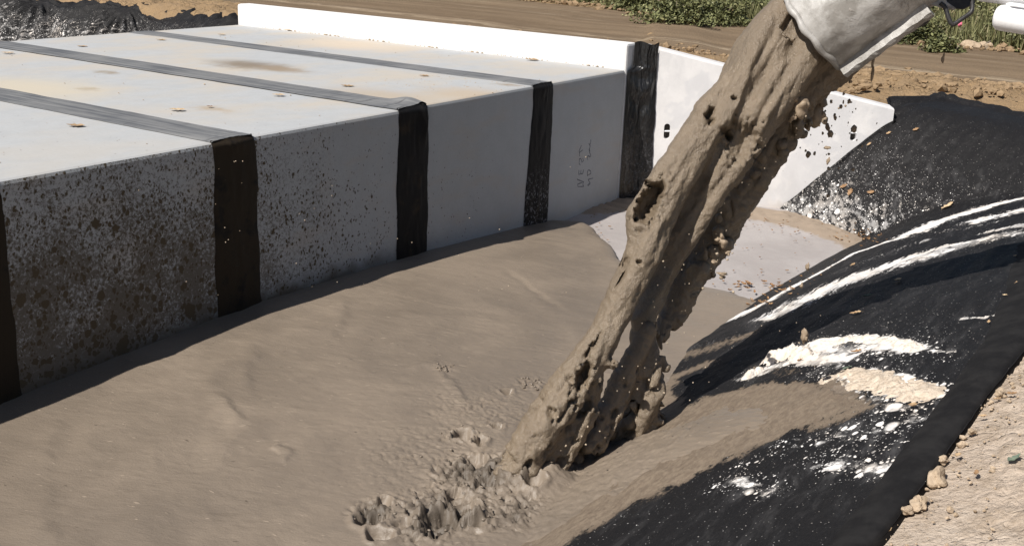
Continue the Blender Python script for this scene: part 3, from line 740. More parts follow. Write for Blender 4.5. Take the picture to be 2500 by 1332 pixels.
mudA = np.maximum(mudA, sstep(-.12, .12, sdF)*.98)
lime = lime*(1-.6*sstep(.93, .97, VV))
keep = (z_near(XX, YY) > z_end(XX, YY)-.03)
fab1 = grid_obj('liner_fabric', XX, YY, ZZ, M_FABN, keep=keep, attrs={'lime': lime, 'stretch': stretch, 'mud': mudA})
tag(fab1, 'black liner fabric on the near bank, splashed with white lime and slurry', 'fabric liner', 'black liner fabric on the banks')
# folded hem along its upper edge
hin = hits([(2060, 1300), (2230, 1080), (2400, 850), (2450, 720), (2492, 580)])
xs = np.arange(-3.3, 2.35, .02); vs = np.linspace(0, 1, 18)
XX, VV = np.meshgrid(xs, vs, indexing='ij')
hx = [-3.3]+[p[0] for p in hin]; hy = [hin[0][1]]+[p[1] for p in hin]
YI = np.interp(XX, hx, hy)+.008*fbm(XX*2.5, XX*0, 133, 3); YE = edge_near(XX)-.012
YY = YI+(YE-YI)*VV
ZZ = ground(XX, YY)+.030+.028*np.sin(np.clip(VV*1.08, 0, 1)*math.pi)**.6+.012*fbm(XX*1.6, YY*5, 135, 3)-.05*sstep(.9, 1, VV)
hem = grid_obj('folded_hem', XX, YY, ZZ, M_HEM, parent=fab1)

# end bank, beside the wing wall
ss = np.linspace(-.06, 1.9, 130); dd = np.linspace(-.35, 2.3, 150)
S_, D_ = np.meshgrid(ss, dd, indexing='ij')
crest = 1.72+.12*fbm(S_*2.4, S_*0+2, 141, 3)+.10*np.exp(-((S_-.55)/.28)**2)
D2 = np.where(D_ > 0, D_*crest/2.3, D_)
XX = T2A[0]+T2T[0]*S_*1.26+T2N[0]*D2; YY = T2A[1]+T2T[1]*S_*1.26+T2N[1]*D2
# the s = 0 side follows the face of the wing wall
sdw = (XX-WP0[0])*WN[0]+(YY-WP0[1])*WN[1]; alw = (XX-WP0[0])*WD[0]+(YY-WP0[1])*WD[1]
push = np.where(alw < WL+.02, np.clip(.012-sdw, 0, .6), 0)
XX = XX+WN[0]*push; YY = YY+WN[1]*push
ZZ = np.minimum(z_end(XX, YY), plateau(XX, YY)+.05)
ZZ = smax(ZZ, z_near(XX, YY)-.02)
roll = .03*np.exp(-((S_-.02)/.035)**2)+.026*np.exp(-((S_-.12)/.03)**2)
fold = (.010+.022*np.exp(-(S_/.35)**2))*(ridged(S_*9+.3*fbm(S_*2, D_, 143, 2), D_*.5, 145, 2)-.2)*sstep(1.9, 1.2, D_)+.012*fbm(S_*3, D_*2, 147, 3)
edge_r = .02*fbm(S_*9, D_*3, 149, 3)*sstep(1.9, 2.25, D_)+.03*sstep(2.05, 2.2, D_)-.05*sstep(2.22, 2.3, D_)
ZZ = ZZ+.02+fold+roll+edge_r
lime2 = np.clip(.50*np.exp(-((D2+.0)/.62)**2)*(1+.5*fbm(S_*4, D_*3, 151, 3))+.10+.05*fbm(S_*3, D_*3, 153, 3), 0, 1)*(1-.45*sstep(.9, 1.4, D2))
str2 = .35*np.exp(-(D2/.5)**2)
fab2 = grid_obj('liner_fabric', XX, YY, ZZ, M_FABE, attrs={'lime': lime2, 'stretch': str2, 'mud': 0*lime2})
tag(fab2, 'black speckled liner fabric draped over the mound beside the end of the wing wall', 'fabric liner', 'black liner fabric on the banks')

# far bank beyond the culvert
ys = np.linspace(4.9, 12.5, 330); us = np.linspace(0, 1, 110)
YY, U = np.meshgrid(ys, us, indexing='ij')
cx = 5.05+.25*np.sin(YY*1.1)+.05*np.sin(YY*3.7)
xe = cx+.12+.14*fbm(YY*1.4, YY*0, 161, 4)
XX = 3.3+(xe-3.3)*U
ang_fan = np.zeros_like(XX); wr = np.zeros_like(XX)
for (px, py, k, amp) in ((305, 30, 17, .055), (95, 8, 13, .05), (20, 60, 9, .03)):
    c = hit(px, py); th = np.arctan2(YY-c[1], c[0]+.05-XX); r = np.hypot(XX-c[0], YY-c[1])
    wr = wr+amp*np.sin(th*k+2*fbm(XX*2, YY*2, 163, 2))*sstep(.0, .3, r)*np.exp(-(r/1.5)**2)*sstep(-.1, .3, c[0]+.15-XX)
ZZ = ground(XX, YY)+.03+wr+.03*fbm(XX*2.2, YY*2.2, 165, 4)+.012*ridged(XX*6, YY*6, 167, 3)
flap = sstep(.90, .96, U)*(.10*np.clip(fbm(YY*3.2, YY*0+9, 169, 3)*2.2, 0, 1.2)*sstep(8.5, 7.0, YY)+.04*fbm(YY*7, U*5, 171, 3))
ZZ = ZZ+flap
lime3 = np.clip(.42*sstep(.97, .70, U)*(1+.5*fbm(XX*3, YY*3, 173, 4))+.1, 0, 1)*sstep(.98, .92, U)
fab3 = grid_obj('liner_fabric', XX, YY, ZZ, M_FABF, attrs={'lime': lime3, 'stretch': .35+0*lime3, 'mud': .2*sstep(10, 11.5, YY)})
tag(fab3, 'wrinkled black liner fabric dusted white on the bank beyond the culvert deck', 'fabric liner', 'black liner fabric on the banks')

# ------------------------------------------------------------------ culvert segments
def box_seg(name, x0, x1, zt, mat, y0=0.0, y1=CW, zb=-1.75, bev=.022):
    bm = bmesh.new(); add_box(bm, (x0, y0, zb), (x1, y1, zt))
    bmesh.ops.recalc_face_normals(bm, faces=bm.faces)
    ed = [e for e in bm.edges if all(abs(v.co.z-zt) < 1e-5 for v in e.verts)]
    bmesh.ops.bevel(bm, geom=ed, offset=bev, segments=2, profile=.5, affect='EDGES')
    return bm_obj(name, bm, mat)
JOINTS = [-.15-SEG, -.15, -.15+SEG, -.15+2*SEG]
ends = [-4.6]+JOINTS+[HX-.006]
seglab = ['precast segment at the far left photo edge, mostly out of view',
          'precast segment left of the widest black joint tape, face thickly spattered with brown mud',
          'precast segment right of the widest tape, its face half spattered with mud',
          'precast segment with a dark damp stain on its deck, second from the headwall',
          'cleanest precast segment, beside the headwall, with handwriting on its shaded face']
segs = []
for i in range(5):
    s = box_seg('culvert_segment', ends[i]+.006, ends[i+1]-.006, (-.004, 0, -.003, .003, 0)[i], M_CONC)
    tag(s, seglab[i], 'concrete culvert', 'precast culvert segments in a row'); segs.append(s)

# handwriting on the shaded face of the last segment
def zpx(a, b): return 1340+a*.1652, 300+b*.1652
STROKES = [[(415, 832), (515, 868), (425, 905)], [(425, 905), (428, 938), (515, 938)], [(515, 868), (500, 905), (515, 938)],
           [(440, 762), (500, 752), (512, 690)], [(440, 762), (445, 690)], [(470, 755), (475, 700)],
           [(500, 520), (510, 560), (490, 580), (470, 525), (450, 530), (448, 600), (465, 618)],
           [(455, 492), (447, 420), (480, 330)], [(450, 440), (500, 402)],
           [(585, 925), (570, 920), (610, 885), (575, 838), (650, 818)], [(585, 925), (610, 895)],
           [(570, 780), (615, 750), (620, 712), (590, 692), (570, 712), (570, 780)],
           [(575, 548), (560, 500), (580, 490), (610, 505), (620, 480), (600, 440), (600, 372), (592, 400), (610, 420)], [(600, 372), (612, 350), (590, 300), (605, 330), (618, 290), (620, 245)]]
bm = bmesh.new()
for st in STROKES:
    P = []
    for a, b in st:
        px, py = zpx(a, b); p = on_plane(px, py, (0, 0, 0), np.array([0, 1.0, 0])); P.append((p[0], -.0005, p[2]))
    Q = [Vector(P[0])]
    for k in range(len(P)-1):
        for t in (.34, .67, 1): Q.append(Vector(P[k]).lerp(Vector(P[k+1]), t)+Vector((random.uniform(-.002, .002), 0, random.uniform(-.002, .002))))
    add_tube(bm, Q, [.0042+random.uniform(-.0012, .0012) for _ in Q], 6)
for v in bm.verts: v.co.y = -.0008+(v.co.y+.0005)*.25
tx = bm_obj('handwriting', bm, M_MARK, segs[4])

# ---- black tape over each joint: a dusty run across the deck and a run down the face
def tape(xr, wdt, k, label):
    root = empty('joint_tape', (xr-wdt/2, 0, 0))
    tag(root, label, 'joint tape', 'black tapes over the culvert joints')
    y = np.concatenate([np.linspace(CW-.03, .25, 90), np.linspace(.24, .004, 26)]); u = np.linspace(0, 1, 26)
    Y, U = np.meshgrid(y, u, indexing='ij')
    el = xr-wdt+.016*fbm(Y*2.4, Y*0+k, 201+k, 5); er = xr+.016*fbm(Y*2.4, Y*0+k+9, 203+k, 5)
    X = el+(er-el)*U
    nearend = np.exp(-((Y-.05)/.16)**2)
    Z = .007+.0035*np.sin(U*math.pi)+.002*fbm(X*16, Y*1.4, 205+k, 3)+nearend*(.010*np.abs(fbm(X*14, Y*9, 207+k, 3))+.004)*np.sin(U*math.pi)**.5
    if k == 2: Z = Z+.035*np.exp(-((Y-.12)/.14)**2)*np.exp(-((U-.82)/.14)**2)
    Z = np.where((U < .02) | (U > .98), .0035, Z)
    a = grid_obj('deck_strip', X, Y, Z, M_WTOP); adopt(a, root)
    z = np.concatenate([np.linspace(.012, -.05, 8), np.linspace(-.07, -1.5, 110)]); u = np.linspace(0, 1, 26)
    Zz, U = np.meshgrid(z, u, indexing='ij')
    lean = (.0, .0, .0, -.055)[k]
    el = xr-wdt+.020*fbm(Zz*3.2, Zz*0+k, 211+k, 5)-.012*sstep(-.15, -.6, Zz)+lean*sstep(-.3, -1.2, Zz); er = xr+.022*fbm(Zz*3.2, Zz*0+k+7, 213+k, 5)+.015*sstep(0, -.1, Zz)
    X = el+(er-el)*U
    Yv = -.006-.004*np.sin(U*math.pi)-.018*np.abs(fbm(X*12, Zz*2.4, 215+k, 4))*np.sin(U*math.pi)-.012*np.exp(-((Zz+.03)/.05)**2)*np.sin(U*math.pi)
    Yv = Yv+.02*sstep(-.02, .012, Zz)
    if k == 2: Yv = Yv-.035*np.exp(-((Zz+.10)/.14)**2)*np.exp(-((U-.80)/.10)**2)
    Yv = np.where((U < .02) | (U > .98), np.maximum(Yv, -.0025), Yv)
    b = grid_obj('face_strip', X, Yv, Zz, M_WFACE); adopt(b, root)
    return root
tape(0-SEG, .31, 0, 'black joint tape at the left photo edge, only a sliver showing')
tape(.0, .31, 1, 'widest black joint tape, down the mud-spattered face, creased where it bends')
tape(SEG, .31, 2, 'black joint tape with a bunched pale tear where it bends over the deck edge')
tape(2*SEG, .285, 3, 'black joint tape nearest the headwall, narrow, with ash-grey streaks near its foot')

# ---- headwall and wing wall
bm = bmesh.new(); add_box(bm, (HX, 0, -1.75), (HX+.17, CW, .225))
bmesh.ops.recalc_face_normals(bm, faces=bm.faces)
ed = [e for e in bm.edges if all(v.co.z > .2 for v in e.verts) or (all(abs(v.co.x-HX) < 1e-5 for v in e.verts) and all(v.co.y < .01 for v in e.verts))]
bmesh.ops.bevel(bm, geom=ed, offset=.022, segments=2, profile=.5, affect='EDGES')
hw = bm_obj('headwall', bm, M_HEAD)
tag(hw, 'low white concrete headwall standing across the far end of the culvert deck', 'headwall')

def wing_pt(al, off, z): return (WP0[0]+WD[0]*al+WN[0]*off, WP0[1]+WD[1]*al+WN[1]*off, z)
wing = empty('wing_wall', (WP0[0], WP0[1], -1.2))
tag(wing, 'sloping white concrete wing wall beyond the headwall, specked with mud', 'wing wall')
bm = bmesh.new()
pf = [(0, -1.75), (WL, -1.75), (WL, -.225), (0, .215)]
va = [bm.verts.new(wing_pt(a, 0, z)) for a, z in pf]; vb = [bm.verts.new(wing_pt(a, -.19, z)) for a, z in pf]
bm.faces.new(va[::-1]); bm.faces.new(vb)
for i in range(4): bm.faces.new((va[i], va[(i+1) % 4], vb[(i+1) % 4], vb[i]))
bmesh.ops.recalc_face_normals(bm, faces=bm.faces)
bmesh.ops.bevel(bm, geom=[e for e in bm.edges if all(v.co.z > -.3 for v in e.verts)], offset=.018, segments=2, profile=.5, affect='EDGES')
panel = bm_obj('wall_panel', bm, M_WING)
def slot_frame(px, py):
    p = on_plane(px, py, (WP0[0], WP0[1], 0), np.array([WN[0], WN[1], 0])); al = (p[0]-WP0[0])*WD[0]+(p[1]-WP0[1])*WD[1]
    return al, p[2]
def capsule(bm, al, zc, hw_, hh, off0, off1, n=10):
    P = [(hw_*math.cos(t), hh-hw_+hw_*math.sin(t)) for t in np.linspace(0, math.pi, n)]+[(hw_*math.cos(t), -(hh-hw_)+hw_*math.sin(t)) for t in np.linspace(math.pi, 2*math.pi, n)]
    A = [bm.verts.new(wing_pt(al+a, off0, zc+z)) for a, z in P]; B_ = [bm.verts.new(wing_pt(al+a, off1, zc+z)) for a, z in P]
    bm.faces.new(A); bm.faces.new(B_[::-1])
    for i in range(len(P)): bm.faces.new((A[i], B_[i], B_[(i+1) % len(P)], A[(i+1) % len(P)]))
    bmesh.ops.recalc_face_normals(bm, faces=bm.faces)
slots = [slot_frame(1628, 321), slot_frame(2084, 325)]
dg = bpy.context.evaluated_depsgraph_get()
bmc = bmesh.new()
for al, zc in slots: capsule(bmc, al, zc, .026, .070, .05, -.07)
cut = bm_obj('slot_cutter', bmc)
md = panel.modifiers.new('slots', 'BOOLEAN'); md.operation = 'DIFFERENCE'; md.object = cut; md.solver = 'EXACT'
dg.update(); newme = bpy.data.meshes.new_from_object(panel.evaluated_get(bpy.context.evaluated_depsgraph_get()))
panel.modifiers.clear(); panel.data = newme; bpy.data.objects.remove(cut)
adopt(panel, wing)
for al, zc in slots:
    bm = bmesh.new(); capsule(bm, al, zc, .024, .067, -.064, -.068); l = bm_obj('lifting_slot', bm, M_SLOT_SHADE); adopt(l, wing)  # dark plate at the slot back; its colour stands for shade in the hole
    bm = bmesh.new(); add_tube(bm, [wing_pt(al-.030, -.014, zc-.002), wing_pt(al+.030, -.014, zc+.002)], .008, 10)
    p_ = bm_obj('lifting_pin', bm, M_WHITE); p_.parent = l


# ---- loose black plastic over the corner between headwall and wing wall
path = [(HX+.015, -.010), (HX+.06, -.016), (HX+.12, -.022), (WP0[0]-.01, -.045)]+[tuple(np.array(wing_pt(a, .012, 0))[:2]) for a in (.03, .08, .13, .17)]
pp = np.array(path); L_ = np.concatenate([[0], np.cumsum(np.hypot(*np.diff(pp, axis=0).T))])
u = np.linspace(0, 1, 60); z = np.linspace(.232, -1.35, 190)
Zz, U = np.meshgrid(z, u, indexing='ij')
u0 = .30*sstep(.05, -.0, Zz)*0+.24*sstep(-.02, .03, Zz); u1 = .93+.05*fbm(Zz*4, Zz*0, 221, 4)+.05*sstep(.0, -.9, Zz)
UU = (u0+(u1-u0)*U)*L_[-1]
X = np.interp(UU, L_, pp[:, 0]); Y = np.interp(UU, L_, pp[:, 1])
ow = np.array([-.63, -.78])
body = np.sin(np.clip(U, 0, 1)*math.pi)
sag = .035*ridged(U*2.2+.25*fbm(U*2, Zz*2, 223, 2), Zz*1.0, 225, 3)
swag = .030*np.sin((Zz-.42*(U-.5)**2*4*.35)*24)*sstep(.05, -.1, Zz)*sstep(-.55, -.2, Zz)
amp = body*(.5+.5*sstep(-.9, -.1, Zz))
off = amp*(.045+sag+.5*swag+.012*fbm(U*9, Zz*14, 227, 3))
X = X+ow[0]*off; Y = Y+ow[1]*off
Zz = Zz+.012*np.sin(U*7)*sstep(.1, .23, Zz)
plas = grid_obj('plastic_sheet', X, Y, Zz, M_PLAS)
tag(plas, 'wrinkled glossy black plastic hanging over the corner of headwall and wing wall', 'plastic sheet')

# ------------------------------------------------------------------ chute of the mixer truck
def dep_of(p): return float(np.dot(np.asarray(p)-CAM, CF))
axi = .8*CR+.6*CU
AX = .88*axi-.475*CF; E2 = -.88*CF-.475*axi; E1 = -.6*CR+.8*CU
D0 = 5.22; RC = .225
KEEL = at_depth(2062, 164, D0); MC = KEEL+RC*E1
def chp(s, th, r=RC):
    t = math.radians(th); return MC+AX*s+(math.cos(t)*E1+math.sin(t)*E2)*r
chute = empty('chute', tuple(KEEL))
tag(chute, 'pale cement-caked steel truck chute tipping slurry into the trench', 'chute')
ths = np.linspace(30, 285, 60); sv_ = np.concatenate([np.linspace(0, .95, 46), np.linspace(1.0, 2.4, 16)])
V = []
for s in sv_:
    for th in ths:
        r = RC*(1+.05*s)*(1 if s < .5 else 1-.30*sstep(.5, .95, s))
        th2 = th
        dent = .006*float(perlin2(np.array(s*6.), np.array(th*.05), 231))+.004*float(perlin2(np.array(s*22.), np.array(th*.16), 233))
        V.append(chp(s, th2, r+dent))
body_o = mesh_obj('trough', V, grid_faces(len(sv_), len(ths)).tolist(), M_STEEL)
sm = body_o.modifiers.new('thick', 'SOLIDIFY'); sm.thickness = .014; sm.offset = 0
adopt(body_o, chute)
bm = bmesh.new()
add_tube(bm, [chp(.0+.004*math.sin(t*.2), t, RC+.004) for t in np.linspace(30, 285, 60)], [.013+.004*math.sin(t*.13)**2 for t in np.linspace(30, 285, 60)], 10)
adopt(bm_obj('rim', bm, M_STEEL, smooth=True), chute)
bm = bmesh.new()
for th in (30, 285):
    bm.free(); bm = bmesh.new()
    add_tube(bm, [chp(s, th, RC*(1+.05*s)) for s in np.linspace(0, .5, 12)], .017, 10)
    adopt(bm_obj('edge_bead', bm, M_STEEL, smooth=True), chute); bm = bmesh.new()
sec = [(150, .0), (151, .055), (154, .060), (160, .060), (163, .045), (166, .0)]
R_ = []
for s in np.linspace(.0, .44, 20):
    R_.append([bm.verts.new(chp(s, th, RC*(1+.05*s)+o+.003*math.sin(s*70+th))) for th, o in sec])
for a, b in zip(R_, R_[1:]):
    for k in range(6): bm.faces.new((a[k], a[(k+1) % 6], b[(k+1) % 6], b[k]))
bm.faces.new(R_[0][::-1]); bm.faces.new(R_[-1]); bmesh.ops.recalc_face_normals(bm, faces=bm.faces)
adopt(bm_obj('stiffener_rib', bm, M_STEEL), chute)
def pxtube(pts, dep, rad, seg=10):
    bm = bmesh.new(); P = [Vector(at_depth(a, b, dep)) for a, b in pts]; Q = []
    for i in range(len(P)-1):
        p0 = P[max(i-1, 0)]; p1 = P[i]; p2 = P[i+1]; p3 = P[min(i+2, len(P)-1)]
        for t in (0, .25, .5, .75):
            Q.append(.5*((2*p1)+(p2-p0)*t+(2*p0-5*p1+4*p2-p3)*t*t+(3*p1-p0-3*p2+p3)*t**3))
    Q.append(P[-1]); add_tube(bm, Q, rad, seg); return bm
adopt(bm_obj('handle_loop', pxtube([(2212, 40), (2216, 60), (2235, 63), (2256, 56), (2266, 45), (2260, 35), (2244, 28)], 5.0, .0115), M_BLACK, smooth=True), chute)
adopt(bm_obj('latch_hook', pxtube([(2296, 8), (2308, 20), (2316, 45), (2324, 59), (2332, 58), (2352, 44), (2370, 31), (2374, 18), (2373, -6)], 4.92, .0095), M_BLACK, smooth=True), chute)
def pxplate(pts, dep, th):
    bm = bmesh.new(); n = len(pts)
    A = [bm.verts.new(at_depth(a, b, dep)) for a, b in pts]; B_ = [bm.verts.new(at_depth(a, b, dep+th)) for a, b in pts]
    bm.faces.new(A); bm.faces.new(B_[::-1])
    for i in range(n): bm.faces.new((A[i], A[(i+1) % n], B_[(i+1) % n], B_[i]))
    bmesh.ops.recalc_face_normals(bm, faces=bm.faces)
    bmesh.ops.bevel(bm, geom=list(bm.edges), offset=.004, segments=1, affect='EDGES'); return bm
adopt(bm_obj('hinge_bracket', pxplate([(2240, -34), (2316, -34), (2310, 4), (2335, 21), (2329, 26), (2296, 20), (2262, 9), (2246, 2)], 4.93, .05), M_STEEL), chute)
adopt(bm_obj('hinge_block', pxplate([(2306, -30), (2378, -30), (2380, 10), (2352, 24), (2326, 22), (2308, 6)], 4.99, .09), M_BLACK), chute)

fr = empty('chute_support', tuple(at_depth(2440, 40, 4.6)))
tag(fr, 'white painted steel tubes at the top right photo edge, beside the chute', 'steel support')
bm = bmesh.new()
c0, c1 = (2462, 46), (2760, 92)
r_ = .051
cap = [(.0, .20), (.06, .55), (.16, .80), (.34, .95), (.6, 1.0)]
base = at_depth(2428, 41, 4.6); d = (at_depth(*c1, 4.3)-base); d = d/np.linalg.norm(d)
add_tube(bm, [base+d*(t*.05) for t, k in cap]+[base+d*2.6], [r_*k for t, k in cap]+[r_], 28)
adopt(bm_obj('lower_tube', bm, M_WHITE, smooth=True), fr)
bm = bmesh.new()
ub = at_depth(2378, -24, 4.66); ud = at_depth(2700, 14, 4.4)-ub
add_tube(bm, [ub, ub+ud*.08, ub+ud*4], [.035, .042, .044], 24)
adopt(bm_obj('upper_tube', bm, M_WHITE, smooth=True), fr)
bm = bmesh.new()
up_ = .80*CU-.42*CF; up_ = up_/np.linalg.norm(up_)
add_tube(bm, [base+d*t+up_*(r_+.004) for t in (.035, .05, 2.6)], [.004, .010, .010], 12)
adopt(bm_obj('rail', bm, M_WHITE, smooth=True), fr)
bm = bmesh.new()
up2 = .62*CU-.62*CF; up2 = up2/np.linalg.norm(up2)
add_tube(bm, [base+d*t+up2*(r_-.004) for t in (.04, .06, 2.6)], [.004, .008, .008], 12)
adopt(bm_obj('rail_groove', bm, mat_simple('grey_groove', (.10, .10, .11), (.14, .14, .15), 20), smooth=True), fr)

# ------------------------------------------------------------------ the falling slurry
zA = dep_of(on_z(1262, 1165, -1.07)); zB = dep_of(on_z(1560, 1040, -1.02))
def sdep(py, base_, y1): return D0+(base_-D0)*sstep(150, y1, py)*1.0
STR = [  # px, py, radius px, depth offset (m, minus = nearer)
 [(2040, -90, 40, -.06), (1970, -20, 44, .0), (1910, 55, 48, .0), (1862, 115, 50, -.02), (1795, 200, 52, -.05), (1735, 285, 50, -.07), (1690, 360, 48, -.08), (1642, 440, 52, -.08), (1592, 540, 55, -.06), (1570, 620, 50, -.05), (1540, 690, 46, -.03), (1503, 770, 42, 0), (1462, 840, 46, 0), (1425, 905, 50, 0), (1385, 960, 54, 0), (1340, 1030, 52, 0), (1300, 1095, 46, 0), (1262, 1160, 34, 0)],
 [(2100, -60, 60, -.06), (2020, 30, 60, .0), (1950, 120, 62, .0), (1890, 200, 66, -.04), (1830, 290, 66, -.05), (1775, 380, 62, -.05), (1720, 470, 58, -.05), (1665, 560, 60, -.03), (1620, 640, 54, -.0), (1588, 710, 44, -.04), (1580, 775, 32, -.09), (1580, 850, 34, -.12), (1580, 920, 38, -.13), (1574, 985, 40, -.13), (1560, 1050, 34, -.12), (1548, 1085, 20, -.12)],
 [(2150, 30, 60, -.04), (2080, 100, 60, .02), (2005, 175, 56, .09), (1955, 215, 56, .13), (1888, 300, 54, .18), (1845, 385, 54, .21), (1785, 470, 50, .22), (1730, 555, 46, .22), (1695, 630, 40, .20), (1655, 700, 32, .16), (1628, 760, 20, .10), (1610, 830, 14, .02)],
 [(2030, 130, 50, .16), (1975, 215, 40, .26), (1912, 290, 40, .36), (1858, 370, 40, .42), (1802, 450, 40, .44), (1752, 535, 38, .43), (1715, 630, 38, .38), (1672, 710, 30, .30), (1640, 780, 18, .18)],
 [(1960, 200, 50, .20), (1885, 300, 50, .29), (1815, 420, 50, .33), (1755, 540, 50, .32), (1700, 640, 45, .28), (1640, 730, 34, .18)],
 [(1600, 800, 22, .16), (1560, 880, 30, .20), (1520, 960, 36, .22), (1480, 1040, 36, .20), (1440, 1105, 30, .15)],
 [(1700, 640, 22, .10), (1665, 720, 24, .12), (1635, 790, 16, .10)],
 [(1452, 880, 24, .06), (1452, 935, 28, .07), (1425, 1000, 30, .07), (1380, 1070, 32, .06), (1335, 1130, 34, .05)],
 [(1420, 940, 34, .02), (1370, 1030, 38, .03), (1330, 1110, 34, .03), (1290, 1185, 28, .03)],
 [(1440, 990, 30, .04), (1400, 1060, 34, .05), (1365, 1120, 30, .06), (1345, 1165, 26, .06)],
 [(1330, 1000, 30, .0), (1290, 1070, 32, .0), (1250, 1130, 30, .0), (1228, 1168, 24, .0)],
 [(1580, 900, 34, -.10), (1548, 985, 34, -.08), (1515, 1060, 30, -.05), (1490, 1100, 24, -.02)],
 [(1400, 900, 26, -.02), (1352, 990, 30, -.03), (1310, 1060, 30, -.03), (1260, 1120, 26, -.03)],
 [(1915, 90, 34, -.07), (1850, 180, 26, -.10), (1790, 270, 22, -.11), (1735, 350, 24, -.13), (1690, 430, 22, -.12), (1650, 500, 18, -.10)],
]
bm = bmesh.new()
for si, st in enumerate(STR):
    P = []; R = []
    yb = st[-1][1]; bd = zA if st[-1][0] < 1480 else zB
    for a, b, r, do in st:
        dp = sdep(b, bd, 1120)+do
        P.append(at_depth(a, b, dp)); R.append(r*dp/FPX)
    Q = []; RR = []
    for i in range(len(P)-1):
        for t in np.linspace(0, 1, 6)[:-1]: Q.append(P[i]*(1-t)+P[i+1]*t); RR.append(R[i]*(1-t)+R[i+1]*t)
    Q.append(P[-1]); RR.append(R[-1])
    add_tube(bm, Q, RR, 14)
r0 = np.random.default_rng(31)
def blob(a, b, dp, rp, sc=(1, 1, 1)):
    add_lump(bm, at_depth(a, b, dp), rp*dp/FPX, 2, .3, int(r0.integers(1e6)), sc)
redge = [(2050, 200), (1995, 262), (1962, 300), (1915, 352), (1872, 400), (1835, 452), (1790, 505), (1772, 560), (1740, 612), (1722, 680), (1685, 722), (1662, 765), (1640, 800)]
for i in range(90):      # ragged right edge
    k = r0.uniform(0, len(redge)-1.01); i0 = int(k); t = k-i0
    a = redge[i0][0]*(1-t)+redge[i0+1][0]*t-r0.uniform(2, 46); b = redge[i0][1]*(1-t)+redge[i0+1][1]*t+r0.normal(0, 4)
    blob(a, b, sdep(b, zB, 1120)+r0.uniform(.05, .26), r0.uniform(4, 13), (1, 1, r0.uniform(.8, 2.6)))
for (a, b) in [(1715, 640), (1728, 625), (1752, 590), (1740, 604), (1735, 650), (1702, 690), (1690, 712), (1672, 735), (1735, 668), (1962, 300), (1975, 290), (1940, 320), (1900, 372), (1850, 440)]:
    for q in range(2): blob(a+r0.normal(0, 9), b+r0.normal(0, 9), sdep(b, zB, 1120)+r0.uniform(.08, .2), r0.uniform(3, 6.5), (1, 1, r0.uniform(.6, 2.2)))
for i in range(150):     # splashing foot of the pour
    k = r0.uniform(0, 1); a = 1250+330*k+r0.normal(0, 16); b = 1165-115*k+r0.normal(0, 26)-max(0, 1-abs(k-.4)*3)*r0.uniform(0, 90)
    blob(a, b, zA+(zB-zA)*k+r0.uniform(-.05, .12), r0.uniform(5, 17)*(1.1-.3*k), (1, 1, r0.uniform(.8, 1.7)))
for i in range(50):
    b = r0.uniform(880, 1130); a = 1450-(b-850)*.62+r0.normal(25, 22); blob(a, b, zA+(D0-zA)*.1+r0.uniform(-.05, .08), r0.uniform(8, 20))
for i in range(40):
    b = r0.uniform(800, 1060); blob(1608+r0.normal(0, 9), b, zB-.11+r0.uniform(-.03, .06), r0.uniform(3, 8), (1, 1, 2.2))
for i in range(22):
    b = r0.uniform(1000, 1075); blob(1545+r0.normal(0, 40), b, zB+r0.uniform(-.05, .1), r0.uniform(6, 14), (1, 1, 1.6))
tmp = bm_obj('tmp_stream', bm)
rm = tmp.modifiers.new('r', 'REMESH'); rm.mode = 'VOXEL'; rm.voxel_size = .0085
sme = bpy.data.meshes.new_from_object(tmp.evaluated_get(bpy.context.evaluated_depsgraph_get()))
bpy.data.objects.remove(tmp)
nv = len(sme.vertices); co = np.empty(nv*3); sme.vertices.foreach_get('co', co); co = co.reshape(-1, 3)
no = np.empty(nv*3); sme.vertices.foreach_get('normal', no); no = no.reshape(-1, 3)
def project(P):
    d = P-CAM; zz = d@CF; return PW/2+FPX*(d@CR)/zz, PH/2-FPX*(d@CU)/zz, zz
sx, sy, sz = project(co)
fu = .87*sx+.5*sy+sz*260; fv = -.5*sx+.87*sy+sz*120
lowk = sstep(820, 1000, sy)
wob = .4*fbm(fu/130, fv/330, 301, 2)
dsp = .060*fbm(fu/70+wob, fv/620+wob, 303, 2)*(1-.4*lowk)+.008*ridged(fu/34+1.5*wob, fv/300, 304, 2)*sstep(-.1, .3, fbm(fu/120, fv/260, 319, 2))*(1-.5*lowk)+.016*fbm(fu/55, fv/130, 305, 3)+.0065*fbm(fu/20, fv/40, 307, 3)*(1+1.6*lowk)+.0035*fbm(fu/8, fv/13, 309, 3)*(1+lowk)
dsp = dsp-.026*sstep(.15, .40, fbm(fu/24, fv/48, 311, 2))*(.12+1.3*lowk)
rgt = np.exp(-(poly_dist(sx, sy, redge)[0]/38.0)**2)
dsp = dsp+rgt*(.014*fbm(fu/11, fv/15, 315, 3)+.010*ridged(fu/22, fv/34, 317, 2))
co2 = co+no*dsp[:, None]
front = (no@CF) < .35
for (a, b, ra, rb, dpt) in [(1588, 500, 20, 46, .16), (1606, 470, 14, 26, .14), (1588, 448, 7, 5, .06), (1735, 275, 8, 16, .07), (1738, 295, 6, 9, .06), (1770, 318, 14, 7, .06), (1520, 640, 8, 14, .05), (1512, 680, 5, 22, .05), (1560, 640, 7, 5, .04), (1425, 920, 14, 36, .10), (1455, 835, 4, 22, .05), (1435, 860, 4, 18, .05), (1785, 330, 10, 8, .05), (1810, 345, 36, 46, .06), (1790, 240, 5, 4, .05)]:
    ang = .45; ex = (sx-a)*math.cos(ang)+(sy-b)*math.sin(ang); ey = -(sx-a)*math.sin(ang)+(sy-b)*math.cos(ang)
    q = (ex/ra)**2+(ey/rb)**2
    q = q*(1+1.1*fbm(sx/12, sy/16, 313, 3))
    co2 = co2+CF[None, :]*(dpt*np.exp(-q**2)*front)[:, None]
